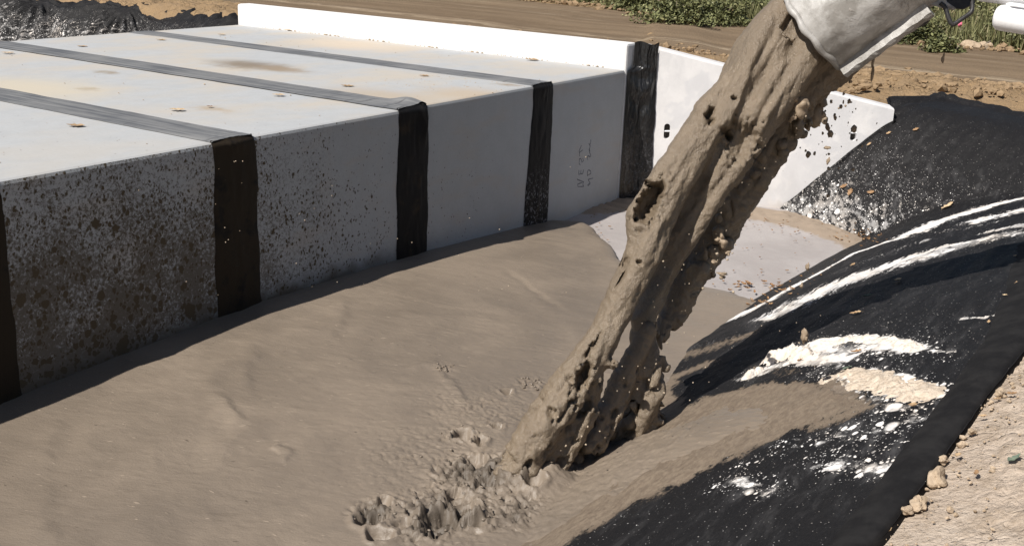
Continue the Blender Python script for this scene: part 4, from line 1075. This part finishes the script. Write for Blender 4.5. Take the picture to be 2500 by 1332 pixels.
sme.vertices.foreach_set('co', co2.reshape(-1)); sme.update()
sme.polygons.foreach_set('use_smooth', [True]*len(sme.polygons))
sme.materials.clear(); sme.materials.append(M_STREAM)
st_o = bpy.data.objects.new('slurry_stream', sme); COL.objects.link(st_o)
tag(st_o, 'thick twisting stream of brown slurry pouring from the chute and parting into two legs', 'slurry stream')

# ------------------------------------------------------------------ small things in the air and on the ground
def ico_template(sub):
    bm = bmesh.new(); bmesh.ops.create_icosphere(bm, subdivisions=sub, radius=1.0)
    v = np.array([tuple(q.co) for q in bm.verts]); f = np.array([[q.index for q in fc.verts] for fc in bm.faces]); bm.free(); return v, f
def scatter_lumps(name, P, R, mat, sub=1, seed=0, flat=.7, rough=.3, smooth=False):
    v, f = ico_template(sub); rs = np.random.default_rng(seed); n = len(P)
    sc = rs.uniform(.65, 1.25, (n, 1, 3)); sc[:, :, 2] *= flat
    d = 1+rs.normal(0, rough*.5, (n, len(v), 1)).clip(-.6, .6)
    a = rs.uniform(0, 6.28, n); ca, sa = np.cos(a)[:, None], np.sin(a)[:, None]
    W_ = v[None]*sc*d*np.asarray(R)[:, None, None]
    X = W_[..., 0]*ca-W_[..., 1]*sa; Y = W_[..., 0]*sa+W_[..., 1]*ca
    V = np.stack([X, Y, W_[..., 2]], -1)+np.asarray(P)[:, None, :]
    F = f[None]+(np.arange(n)*len(v))[:, None, None]
    return mesh_obj(name, V.reshape(-1, 3).tolist(), F.reshape(-1, 3).tolist(), mat, smooth=smooth)

# flying slurry: the larger drops singly, the finest spray as one
DROPS = [(1958, 262, 34, 'ragged flake of slurry flung off the stream, in front of the wing wall', .0, 1.0),
         (1937, 285, 16, 'small flake of slurry just below the large flake beside the wing wall', .02, 1.0),
         (1993, 278, 26, 'dark elongated drop of slurry in shade in front of the wing wall', .30, 2.2),
         (1972, 305, 16, 'dark drop of slurry below the elongated one in front of the wing wall', .32, 1.7),
         (2073, 247, 8, 'round dark drop high in front of the wing wall, near its top edge', .25, 1.3),
         (2019, 361, 9, 'blunt grey drop in front of the middle of the wing wall', .1, .8),
         (2022, 392, 7, 'slim drop just under the blunt grey drop before the wing wall', .1, 2.0),
         (1764, 592, 19, 'largest jagged clot right of the stream, above the set slurry', .02, 1.2),
         (1778, 618, 10, 'small clot right of and below the jagged clot above the set slurry', .02, 1.2),
         (1745, 640, 12, 'ragged clot hanging close to the stream edge over the pale set slurry', .02, .7),
         (1763, 668, 13, 'wide flat clot lowest of those over the pale set slurry', .02, .5),
         (1972, 652, 8, 'lone drop over the far side of the set slurry, near the bank', -.1, 1.8),
         (1957, 698, 7, 'lone drop in front of the white lime rim of the near bank', -.1, 1.8),
         (1963, 820, 14, 'tan clot falling before the shadow band on the near bank', -.3, 2.3),
         (2132, 150, 6, 'upper of two thin drips falling under the chute', .1, 3.2), (2131, 178, 6, 'lower and longer of two thin drips falling under the chute', .1, 5.0),
         (2302, 142, 6, 'thin dark drop far right in front of the dirt road', .1, 3.2),
         (2076, 200, 7, 'dark flake below the lip of the chute in front of the cracked dirt', .2, 1.0), (2066, 188, 6, 'small dark flake nearest below the lip of the chute', .2, .7)]
for k, (a, b, rp, lab, do, el) in enumerate(DROPS):
    dp = 5.15+do; bm = bmesh.new()
    add_lump(bm, at_depth(a, b, dp), rp*.55*dp/FPX, 3, .42, 900+k, (1, 1, el) if el >= 1 else (1.5, 1.5, el))
    if rp > 12:
        for q in range(3): add_lump(bm, at_depth(a+random.uniform(-.6, .6)*rp, b+random.uniform(-.8, .8)*rp, dp+random.uniform(-.01, .01)), rp*.3*dp/FPX, 2, .4, 950+k*5+q)
    o = bm_obj('slurry_drop', bm, M_DROP, smooth=True); tag(o, lab, 'slurry drop', 'drops flying off the stream')
P = []; R = []
rs = np.random.default_rng(55)
for i in range(50):
    k = rs.uniform(0, len(redge)-1.01); i0 = int(k); t = k-i0
    a = redge[i0][0]*(1-t)+redge[i0+1][0]*t-rs.normal(30, 45); b = redge[i0][1]*(1-t)+redge[i0+1][1]*t+rs.normal(0, 25)
    P.append(at_depth(a, b, 5.15-rs.uniform(.16, .45))); R.append(rs.choice([.0016, .0022, .0028, .0045, .0065], p=[.3, .3, .2, .13, .07]))
for i in range(30):
    a, b = rs.uniform(1330, 1700), 0; b = 1130-(a-1300)*.35-rs.uniform(0, 180); P.append(at_depth(a, b, zA-rs.uniform(.0, .25))); R.append(rs.uniform(.002, .0055))
for i in range(18):
    P.append(at_depth(rs.uniform(1650, 2050), rs.uniform(760, 960), 5.0-rs.uniform(.0, .4))); R.append(rs.uniform(.0018, .004))
for i in range(48):
    P.append(at_depth(rs.uniform(330, 1500), rs.uniform(380, 720), rs.uniform(5.2, 6.2))); R.append(rs.uniform(.0016, .0036))
Q_ = []; QR = []
for i in range(95):
    a = 1960+rs.normal(0, 60)+rs.uniform(0, 60); b = 300+rs.normal(0, 50)+(a-1960)*.1
    Q_.append(at_depth(a, b, 5.55+rs.uniform(0, .3))); QR.append(rs.choice([.003, .005, .008, .013], p=[.45, .3, .18, .07]))
fl = scatter_lumps('slurry_flecks', np.array(Q_), np.array(QR), M_DROP, 2, 15, 1.5, .35, True)
tag(fl, 'shaded flecks of slurry flying right of the stream, in front of the wing wall', 'slurry flecks', kind='stuff')
sp = scatter_lumps('slurry_spray', np.array(P), np.array(R), mat_simple('spray_drop', (.42, .34, .25), (.36, .29, .21), 40, .5, .3, .1), 1, 5, 1.1, .2, True)
tag(sp, 'fine pale spray of slurry specks around the falling stream', 'slurry spray', kind='stuff')
# chewed crumbs thrown up around the foot
P = []; R = []
for i in range(160):
    px, py, r, a_ = CHURN[int(rs.integers(0, 9))]
    c = on_z(px, py, -1.07); x = c[0]+rs.normal(0, r*.55); y = c[1]+rs.normal(0, r*.55)
    P.append((x, y)); R.append(rs.uniform(.003, .009))
P = np.array(P); zz, _m = pool(P[:, 0], P[:, 1]); zz = np.maximum(zz, np.where(P[:, 1] < -2.2, ground(P[:, 0], P[:, 1])+.005, -9))
cr = scatter_lumps('slurry_crumbs', np.column_stack([P, zz+.004]), np.array(R), M_SLUR, 1, 6, .6, .5, True)
tag(cr, 'lumpy crumbs of slurry thrown up around the foot of the stream', 'slurry crumbs', kind='stuff')

# ---- leaves
def leaf_mesh(seed, L=1.0, wd=.5, curl=.35):
    rs = np.random.default_rng(seed); n = 9; V = []; F = []
    t = np.linspace(0, 1, n)
    wv = wd*.5*np.sin(np.pi*t**.8)**.8*(1+.30*np.sin(t*20+rs.uniform(0, 6)))
    for i in range(n):
        zc = curl*.5*(t[i]-.4)**2*rs.uniform(1.2, 2.2)
        for s, e in ((-1, .30+rs.uniform(0, .35)), (-.5, .08), (0, 0), (.5, .08), (1, .25+rs.uniform(0, .35))):
            V.append((L*(t[i]-.5), s*wv[i]*L, L*(zc+e*curl*abs(s)*wv[i]*1.6)+.0015))
    for i in range(n-1):
        for k in range(4): F.append((i*5+k, (i+1)*5+k, (i+1)*5+k+1, i*5+k+1))
    # stalk
    b = len(V); V += [(-.5*L, -.012*L, .003), (-.5*L, .012*L, .003), (-.68*L, .008*L, .02*L), (-.68*L, -.008*L, .02*L)]; F.append((b, b+1, b+2, b+3))
    return V, F
def bank_n(x, y, f):
    e = .04; return Vector((-(f(x+e, y)-f(x-e, y))/(2*e), -(f(x, y+e)-f(x, y-e))/(2*e), 1)).normalized()
def put_leaf(px, py, sz, mi, lab, where, seed, curl=.5, wd=.5, yaw=None):
    fz = {'deck': lambda x, y: 0*x, 'bank': lambda x, y: ground(x, y)+.03, 'dirt': lambda x, y: ground(x, y)+.015, 'old': lambda x, y: 0*x+Z_OLD+.012}[where]
    p = hit(px, py, fz) if where in ('bank', 'dirt') else on_z(px, py, 0.001 if where == 'deck' else Z_OLD+.012)
    L = sz*1.0*dep_of(p)/FPX
    V, F = leaf_mesh(seed, L, wd, curl)
    o = mesh_obj('dry_leaf', V, F, M_LEAFS[mi])
    n = bank_n(p[0], p[1], fz) if where in ('bank', 'dirt') else Vector((0, 0, 1))
    ya = random.uniform(0, 6.28) if yaw is None else yaw
    q = n.to_track_quat('Z', 'Y') @ Matrix.Rotation(ya, 3, 'Z').to_quaternion()
    o.rotation_mode = 'QUATERNION'; o.rotation_quaternion = q; o.location = Vector((p[0], p[1], float(fz(p[0], p[1]))))+n*.006
    tag(o, lab, 'leaf', 'dry leaves lying about'); return o
XD = -.95
LV = [(185, 309, 46, 0, 'curled brown-tipped leaf lying alone on the nearest deck slab', 'deck'), (432, 270, 40, 3, 'pale leaf on the slab between the two left deck tapes, nearest its lower tape', 'deck'),
      (680, 234, 34, 3, 'pale straw leaf just below the middle deck tape', 'deck'), (848, 212, 34, 0, 'long tan leaf above the middle deck tape, near the middle of its slab', 'deck'),
      (393, 99, 26, 3, 'small leaf near the far edge of the deck, above the farthest tape line', 'deck'), (200, 115, 26, 0, 'small pale leaf near the far left edge of the deck', 'deck'),
      (18, 131, 32, 3, 'straw leaf at the left photo edge of the deck', 'deck'), (541, 86, 22, 3, 'small leaf on the farthest slab, near the far end of the headwall', 'deck'),
      (1035, 187, 26, 0, 'leaf just below the farthest tape, left of the middle of that slab', 'deck'), (1300, 148, 36, 0, 'flat scrap of leaf on the deck close to the right end of the headwall', 'deck'),
      (700, 75, 22, 3, 'leaf close against the foot of the headwall, toward its far end', 'deck'), (512, 262, 18, 1, 'tiny brown leaf crumb right of the pale leaf between the left tapes', 'deck'),
      (2315, 507, 40, 3, 'crumpled pale leaf in the middle of the dark end bank, largest leaf there', 'bank'), (2062, 457, 22, 2, 'orange leaf on the end bank close to the wing wall edge', 'bank'), (2077, 472, 26, 2, 'bright orange leaf just right of another near the wing wall edge', 'bank'),
      (2127, 472, 20, 2, 'orange leaf on the speckled end bank, right of a pair of leaves', 'bank'), (2236, 318, 16, 2, 'small orange leaf high on the smooth dark end bank', 'bank'), (2170, 327, 13, 0, 'little tan leaf on the fabric roll beside the wing wall, upper one', 'bank'), (2123, 354, 13, 0, 'little tan leaf on the fabric roll beside the wing wall, lower one', 'bank'),
      (2083, 650, 24, 0, 'tan leaf among the white streaks of the near bank', 'bank'), (2193, 688, 32, 3, 'slender pale leaf on the upper rim of the shadow band', 'bank'), (2118, 726, 30, 4, 'grey-green leaf lying inside the shadow band', 'bank'), (2090, 768, 30, 0, 'broad tan leaf at the lower rim of the shadow band', 'bank'),
      (2415, 790, 16, 0, 'tan leaf at the tip of a white streak near the folded hem', 'bank'), (2484, 696, 22, 0, 'curled leaf on the fabric near the right photo edge', 'bank'), (2454, 725, 14, 3, 'small pale leaf just below the curled leaf near the right photo edge', 'bank'), (2479, 628, 16, 3, 'tiny pale leaf on the fabric at the right photo edge, topmost there', 'bank'),
      (2092, 863, 30, 2, 'brown curled leaf lying on the long white lime heap', 'bank'), (1955, 882, 18, 1, 'dark brown leaf on the small clumpy lime heap', 'bank'), (2232, 995, 38, 0, 'tan leaf with a pointed tip below the beige powder patch', 'bank'), (2070, 903, 26, 4, 'dark slim leaf on the fabric left of the beige powder patch', 'bank'),
      (2470, 966, 28, 2, 'orange-brown leaf on the dirt at the right photo edge, upper one', 'dirt'), (2436, 978, 22, 0, 'folded tan leaf on the dirt against the fabric hem, upper right', 'dirt'), (2400, 1022, 22, 0, 'thin curled leaf caught at the fabric hem below the orange-brown leaf', 'dirt'),
      (2340, 1117, 30, 0, 'curled leaf on the dirt above the grey clods by the hem', 'dirt'), (2385, 1160, 26, 2, 'small orange leaf on open dirt right of the grey clods', 'dirt'), (2478, 1126, 44, 4, 'grey leaf with a long stalk on the dirt at the right photo edge', 'dirt'), (2172, 1300, 28, 0, 'upright tan leaf against the hem near the bottom of the photo', 'dirt')]
YAWS = {}
for k, (a, b, sz, mi, lab, wh) in enumerate(LV):
    yaw = XD+random.uniform(-.25, .25) if wh == 'deck' else None
    put_leaf(a, b, sz, mi, lab, wh, 400+k, .55 if wh != 'deck' else .22, .5 if wh != 'deck' else .55, yaw)
# litter blown onto the set slurry and along its rim, too many to count
rs = np.random.default_rng(66)
VV_, FF_, MI = [], [], []
def litter(px, py, sx_, sy_, n, s0, s1, z):
    for i in range(n):
        a = px+rs.normal(0, sx_); b = py+rs.normal(0, sy_); p = on_z(a, b, z)
        if (p[0]-WP0[0])*WN[0]+(p[1]-WP0[1])*WN[1] < .05: continue
        if ground(p[0], p[1]) > z-.02: p = hit(a, b, lambda x, y: ground(x, y)+.03)
        L = rs.uniform(s0, s1)*dep_of(p)/FPX
        v, f = leaf_mesh(int(rs.integers(1e6)), L, rs.uniform(.3, .6), .8); an = rs.uniform(0, 6.28); c_, s_ = math.cos(an), math.sin(an)
        o = len(VV_); til = rs.normal(0, .25)
        for q in v: VV_.append((p[0]+q[0]*c_-q[1]*s_, p[1]+q[0]*s_+q[1]*c_, p[2]+.006+abs(q[2])+til*q[0]*.3+abs(til)*L*.15))
        for q in f: FF_.append(tuple(t+o for t in q)); MI.append(int(rs.choice([0, 1, 1, 1, 2])))
litter(1895, 703, 26, 9, 24, 8, 18, Z_OLD+.012); litter(1860, 738, 20, 8, 16, 8, 16, Z_OLD+.012); litter(1960, 690, 40, 18, 14, 5, 11, Z_OLD+.012)
litter(2090, 580, 34, 8, 55, 6, 13, Z_OLD+.02); litter(2010, 565, 60, 14, 24, 4, 9, Z_OLD+.02); litter(1850, 540, 70, 14, 40, 4, 8, Z_OLD+.02)
litter(1860, 620, 90, 40, 26, 4, 9, Z_OLD+.012); litter(1770, 700, 40, 6, 6, 10, 16, Z_OLD+.012); litter(1475, 580, 20, 26, 14, 5, 10, Z_OLD+.012); litter(1480, 512, 60, 10, 34, 4, 9, Z_OLD+.012); litter(1808, 697, 10, 5, 5, 12, 24, Z_OLD+.012)
lt = mesh_obj('leaf_litter', VV_, FF_)
for mm_ in M_LEAFS[:3]: lt.data.materials.append(mm_)
lt.data.polygons.foreach_set('material_index', MI)
tag(lt, 'scattered brown leaf litter on the set slurry and along its rim', 'leaf litter', kind='stuff')

# ---- heaps of lime powder on the near bank
def heap(pts, wd, h, mat, lab, seed):
    P = hits(pts); P = np.array(P); lo = P.min(0)-wd*2.2; hi = P.max(0)+wd*2.2
    X, Y = np.meshgrid(np.arange(lo[0], hi[0], .009), np.arange(lo[1], hi[1], .009), indexing='ij')
    if len(P) == 1: d = np.hypot(X-P[0, 0], Y-P[0, 1])
    else: d = poly_dist(X, Y, [tuple(p) for p in P])[0]
    prof = np.exp(-(d/wd)**2)
    n1 = ridged(X*16+.3*fbm(X*8, Y*8, seed+3, 2), Y*16, seed, 4); n2 = fbm(X*48, Y*48, seed+7, 3)
    Z = ground(X, Y)+.022-.02+h*prof*(.75+.75*n1)+.012*n2*prof+.05*(prof-.42)*(1+0*prof)*.6+.02*fbm(X*9, Y*14, seed+5, 3)*prof
    o = grid_obj('powder_heap', X, Y, Z, mat, keep=(prof*(1+.9*fbm(X*14, Y*14, seed+11, 4)) > .34)); tag(o, lab, 'powder heap', 'heaps of lime powder on the near bank'); return o
heap([(1882, 892), (1925, 878), (1962, 884)], .055, .045, M_LIME, 'small clumpy white powder heap, tallest and leftmost, under the shadow band', 701)
heap([(2000, 858), (2080, 842), (2160, 846), (2235, 866)], .065, .022, M_LIME, 'long white powder heap in the middle of the near bank with a leaf on it', 711)
heap([(2060, 932), (2150, 945), (2225, 975)], .15, .020, M_LIMEB, 'flat beige powder patch, lowest and closest to the folded hem', 721)
heap([(1822, 934), (1850, 918)], .035, .03, M_LIME, 'tiny white powder clump left of the clumpy heap, at the edge of the shadow band', 731)

# ---- dirt clods
CL = [(2288, 1172, 40, 'largest grey-brown clod lying against the fabric hem'), (2243, 1232, 34, 'rounded tan clod below the largest clod by the hem'), (2300, 1125, 22, 'pale clod above the largest clod by the hem'),
      (2212, 1248, 24, 'clod half tucked under the hem, lowest of the group by the hem'), (2372, 1055, 18, 'small pale clod by the hem, above the others'), (2440, 962, 20, 'clod at the hem near the right photo edge')]
for k, (a, b, rp, lab) in enumerate(CL):
    p = hit(a, b, lambda x, y: ground(x, y)+.02); bm = bmesh.new(); r_ = rp*.62*dep_of(p)/FPX
    add_lump(bm, (p[0], p[1], p[2]+r_*.3), r_, 3, .35, 820+k, (1.2, .9, .75))
    tag(bm_obj('dirt_clod', bm, M_CLOD, smooth=False), lab, 'dirt clod', 'dirt clods along the fabric hem')
P = []
NC = 700; xs_ = rs.uniform(-2.3, 1.0, NC); ys_ = edge_near(xs_)-np.abs(rs.normal(0, .13, NC))
zz = ground(xs_, ys_)+.012
c1 = scatter_lumps('dirt_crumbs', np.column_stack([xs_, ys_, zz]), rs.gamma(1.5, .0023, NC).clip(.0012, .015), M_CLOD, 1, 8, .7, .35)
tag(c1, 'crumbled pale dirt and small clods beside the fabric hem', 'dirt crumbs', kind='stuff')
xs_ = np.concatenate([rs.uniform(5.6, 8.6, 1500), rs.normal(8.35, .25, 500), rs.uniform(5.3, 7.8, 2200)]); ys_ = np.concatenate([rs.uniform(-4, .8, 1500), rs.uniform(-5, 6, 500), rs.uniform(5.0, 13, 2200)])
ok = ~((z_end(xs_, ys_) > -1.0) & (xs_ < 6.75+.2*ys_*0) & (ys_ < -1.6))
ok &= ~((ys_ > -.2) & (ys_ < 4.9) & (xs_ < 4.6))
ok &= ((xs_-WP0[0])*WN[0]+(ys_-WP0[1])*WN[1] < -.25) | (ys_ < -2.6) | (ys_ > 0)
xs_, ys_ = xs_[ok], ys_[ok]
c2 = scatter_lumps('spoil_crumbs', np.column_stack([xs_, ys_, ground(xs_, ys_)+.03+.05*np.exp(-(((xs_-7.4)/.8)**2+((ys_+1.6)/2.4)**2))]), rs.gamma(2.0, .012, len(xs_)).clip(.006, .075), M_CLODF, 1, 9, .65, .4)
tag(c2, 'crumbled brown spoil between the trench and the road', 'spoil crumbs', kind='stuff')
ys_ = rs.uniform(-4, 16, 1500); xs_ = 12.75+.16*np.clip(ys_, -2, 20)+rs.normal(.0, .22, 1500)
c3 = scatter_lumps('verge_crumbs', np.column_stack([xs_, ys_, ground(xs_, ys_)+.05]), rs.gamma(2.0, .014, len(xs_)).clip(.008, .09), M_CLODF, 1, 10, .65, .4)
tag(c3, 'crumbled clods along the far edge of the dirt road', 'verge crumbs', kind='stuff')
# grit swept against the headwall and on the deck
P = []; R = []
for i in range(150):
    y = rs.uniform(.2, 4.5); P.append((HX-.012-abs(rs.normal(0, .008)), y, .004)); R.append(rs.uniform(.003, .009)*(1.6 if abs(math.sin(y*5)) > .8 else .8))
for i in range(90):
    y = rs.uniform(.0, 1.1); x = rs.uniform(2.0, 2.9); P.append((x, y, .003)); R.append(rs.uniform(.002, .007))
for i in range(110): P.append((rs.uniform(-2, 4.2), rs.uniform(.05, 4.6), .003)); R.append(rs.uniform(.002, .0065))
c4 = scatter_lumps('deck_grit', np.array(P), np.array(R), M_CLOD, 1, 11, .6, .3)
tag(c4, 'brown grit lying on the deck and swept along the foot of the headwall', 'grit', kind='stuff')

# ------------------------------------------------------------------ verge beyond the road
def foliage_obj(name, C, S, N_yaw, tilt, mat, tone, shape):
    """one quad-ish leaf per entry: C centre, S length, yaw, tilt"""
    n = len(C)
    L = np.array(shape)                     # (k,2) outline along +x
    cy, sy_ = np.cos(N_yaw), np.sin(N_yaw); ct, st_ = np.cos(tilt), np.sin(tilt)
    ax = np.stack([cy*ct, sy_*ct, st_], -1); bx = np.stack([-sy_, cy, 0*cy], -1)
    roll = rs.normal(0, .5, n); nz = np.cross(ax, bx); bx = bx*np.cos(roll)[:, None]+nz*np.sin(roll)[:, None]
    V = C[:, None, :]+S[:, None, None]*(L[None, :, 0:1]*ax[:, None, :]+L[None, :, 1:2]*bx[:, None, :])
    k = len(L); F = np.arange(n*k).reshape(n, k)
    o = mesh_obj(name, V.reshape(-1, 3).tolist(), F.tolist(), mat, smooth=False)
    at = o.data.attributes.new('tone', 'FLOAT', 'POINT'); at.data.foreach_set('value', np.repeat(tone, k).astype(np.float32))
    return o
LEAF = [(0, 0), (.3, .22), (.65, .2), (1, 0), (.65, -.2), (.3, -.22)]
BLADE = [(0, .03), (.5, .022), (1, 0), (.5, -.022), (0, -.03)]
def verge_edge(y): return 12.95+.16*np.clip(y, -2, 20)+.10*np.sin(y*2.3)
n = 30000
yy = rs.uniform(-5.5, 8.2, n); off_ = rs.exponential(1.2, n).clip(0, 6); xx = verge_edge(yy)+off_+.05
den = fbm(xx*.9, yy*.9, 501, 3); k = (den > -.22) & ~((yy > 1.0) & (yy < 1.55)) & (rs.uniform(0, 1, n) < sstep(7.9, 6.2, yy)+.02)
xx, yy = xx[k], yy[k]; m_ = len(xx)
g1 = foliage_obj('grass', np.column_stack([xx, yy, ground(xx, yy)]), rs.uniform(.12, .42, m_), rs.uniform(0, 6.28, m_), rs.normal(1.15, .3, m_), M_GRASS, rs.uniform(0, 1, m_), BLADE)
tag(g1, 'sunlit yellow-green grass on the verge beyond the dirt road', 'grass', kind='stuff')
n = 34000
yy = rs.uniform(-5.5, 8.0, n); off_ = rs.exponential(1.0, n).clip(0, 6); xx = verge_edge(yy)+off_+.1
den = fbm(xx*1.1+7, yy*1.1, 511, 3); k = (den > .0) & ~((yy > 1.0) & (yy < 1.55)) & (rs.uniform(0, 1, n) < sstep(7.6, 6.0, yy))
xx, yy = xx[k], yy[k]; m_ = len(xx); hh = rs.uniform(.02, .42, m_)*sstep(-.1, .5, fbm(xx*1.6, yy*1.6, 515, 3)+.2)
g2 = foliage_obj('ground_weeds', np.column_stack([xx, yy, ground(xx, yy)+hh]), rs.uniform(.025, .075, m_), rs.uniform(0, 6.28, m_), rs.normal(.25, .45, m_), M_WEED, rs.uniform(0, 1, m_), LEAF)
tag(g2, 'low broad-leaved weeds growing through the grass of the verge', 'weeds', kind='stuff')
BU = [(1655, 40, .50, 'dark bushy weed clump at the top of the photo, left of the road bend'), (1760, 45, .45, 'bushy green clump right of the darkest one at the top of the photo'), (1560, 12, .5, 'green bush at the very top edge of the photo, leftmost of the clumps'),
      (1860, 30, .35, 'ragged clump at the top, just left of the falling stream'), (2238, 92, .40, 'leafy bush beside the grey board on the verge'), (2455, 88, .40, 'low dark bush below the white tubes at the right photo edge'), (2405, 8, .5, 'leafy bush between the latch hook and the white tubes'), (2300, 112, .2, 'small tuft at the foot of the flagged stake')]
for a, b, r_, lab in BU:
    c = hit(a, b+18, ground, 6); root = empty('bush', tuple(c)); tag(root, lab, 'bush', 'bushes on the verge beyond the road')
    n = int(4200*r_/.45); u_ = rs.normal(0, 1, (n, 3)); u_ /= np.linalg.norm(u_, axis=1)[:, None]; u_[:, 2] = np.abs(u_[:, 2])
    rad = r_*rs.uniform(.35, 1, n)**.6*(1+.45*np.sin(u_[:, 0]*5+c[0]*3)*np.cos(u_[:, 1]*4+c[1]*5)+.2*np.sin(u_[:, 2]*9))
    C_ = c[None]+u_*rad[:, None]*np.array([1, 1.15, .8])
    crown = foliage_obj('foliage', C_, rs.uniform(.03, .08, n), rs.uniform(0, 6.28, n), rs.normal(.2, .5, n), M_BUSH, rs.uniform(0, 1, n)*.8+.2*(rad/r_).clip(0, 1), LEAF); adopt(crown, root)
    bm = bmesh.new()
    for q in range(7):
        e = c+np.array([rs.normal(0, r_*.4), rs.normal(0, r_*.4), r_*.7]); add_tube(bm, [c+np.array([0, 0, -.05]), (c+e)/2+rs.normal(0, .03, 3), e], [.012, .008, .004], 6)
    adopt(bm_obj('stem', bm, M_WOOD, smooth=True), root)
# stake with pink flagging, board, dead branch
b0 = hit(2341, 112, ground, 6); tp = b0+np.array([0, 0, 0]); dp = dep_of(b0); top = at_depth(2347, 52, dp)
root = empty('survey_stake', tuple(b0)); tag(root, 'thin wooden survey stake with pink flagging on the verge', 'survey stake')
bm = bmesh.new(); add_tube(bm, [b0-np.array([0, 0, .1]), (b0+top)/2, top], [.014, .014, .012], 6); adopt(bm_obj('stake', bm, M_WOOD), root)
bm = bmesh.new()
for q in range(3): add_tube(bm, [at_depth(2346, 56, dp)+CR*.004*q, at_depth(2341+q*2, 60, dp-.02), at_depth(2341+q*3, 66-q, dp-.01)], [.016, .022, .010], 6)
adopt(bm_obj('flagging', bm, M_PINK, smooth=True), root)
c = hit(2182, 104, ground, 6); dp = dep_of(c)
bm = bmesh.new(); A = [at_depth(2160, 108, dp), at_depth(2196, 107, dp), at_depth(2197, 80, dp), at_depth(2168, 74, dp)]
va = [bm.verts.new(p) for p in A]; vb = [bm.verts.new(p+np.array([.45, -.28, 0])) for p in A]
bm.faces.new(va); bm.faces.new(vb[::-1])
for i in range(4): bm.faces.new((va[i], va[(i+1) % 4], vb[(i+1) % 4], vb[i]))
bmesh.ops.recalc_face_normals(bm, faces=bm.faces); bmesh.ops.bevel(bm, geom=list(bm.edges), offset=.006, segments=1, affect='EDGES')
tag(bm_obj('concrete_block', bm, M_BLOCK), 'grey block lying at the edge of the verge, partly behind the chute', 'block')
c = hit(2385, 122, ground, 6); dp = dep_of(c)
bm = bmesh.new(); add_tube(bm, [at_depth(2358, 125, dp), at_depth(2385, 120, dp), at_depth(2418, 101, dp+.05)], [.02, .024, .012], 8)
add_tube(bm, [at_depth(2380, 127, dp-.1), at_depth(2410, 124, dp-.1)], [.018, .012], 8)
tag(bm_obj('dead_branch', bm, M_WOOD, smooth=True), 'bare pale branch lying at the edge of the road under the weeds', 'branch')
P = hit(2335, 116, ground, 6); n = 24
cl = scatter_lumps('stone_heap', P+np.column_stack([rs.normal(0, .12, n), rs.normal(0, .3, n), rs.uniform(-.02, .06, n)]), rs.uniform(.03, .10, n), M_CLOD, 2, 12, .8, .2)
tag(cl, 'little pile of pale stones at the foot of the flagged stake', 'stone pile', kind='stuff')
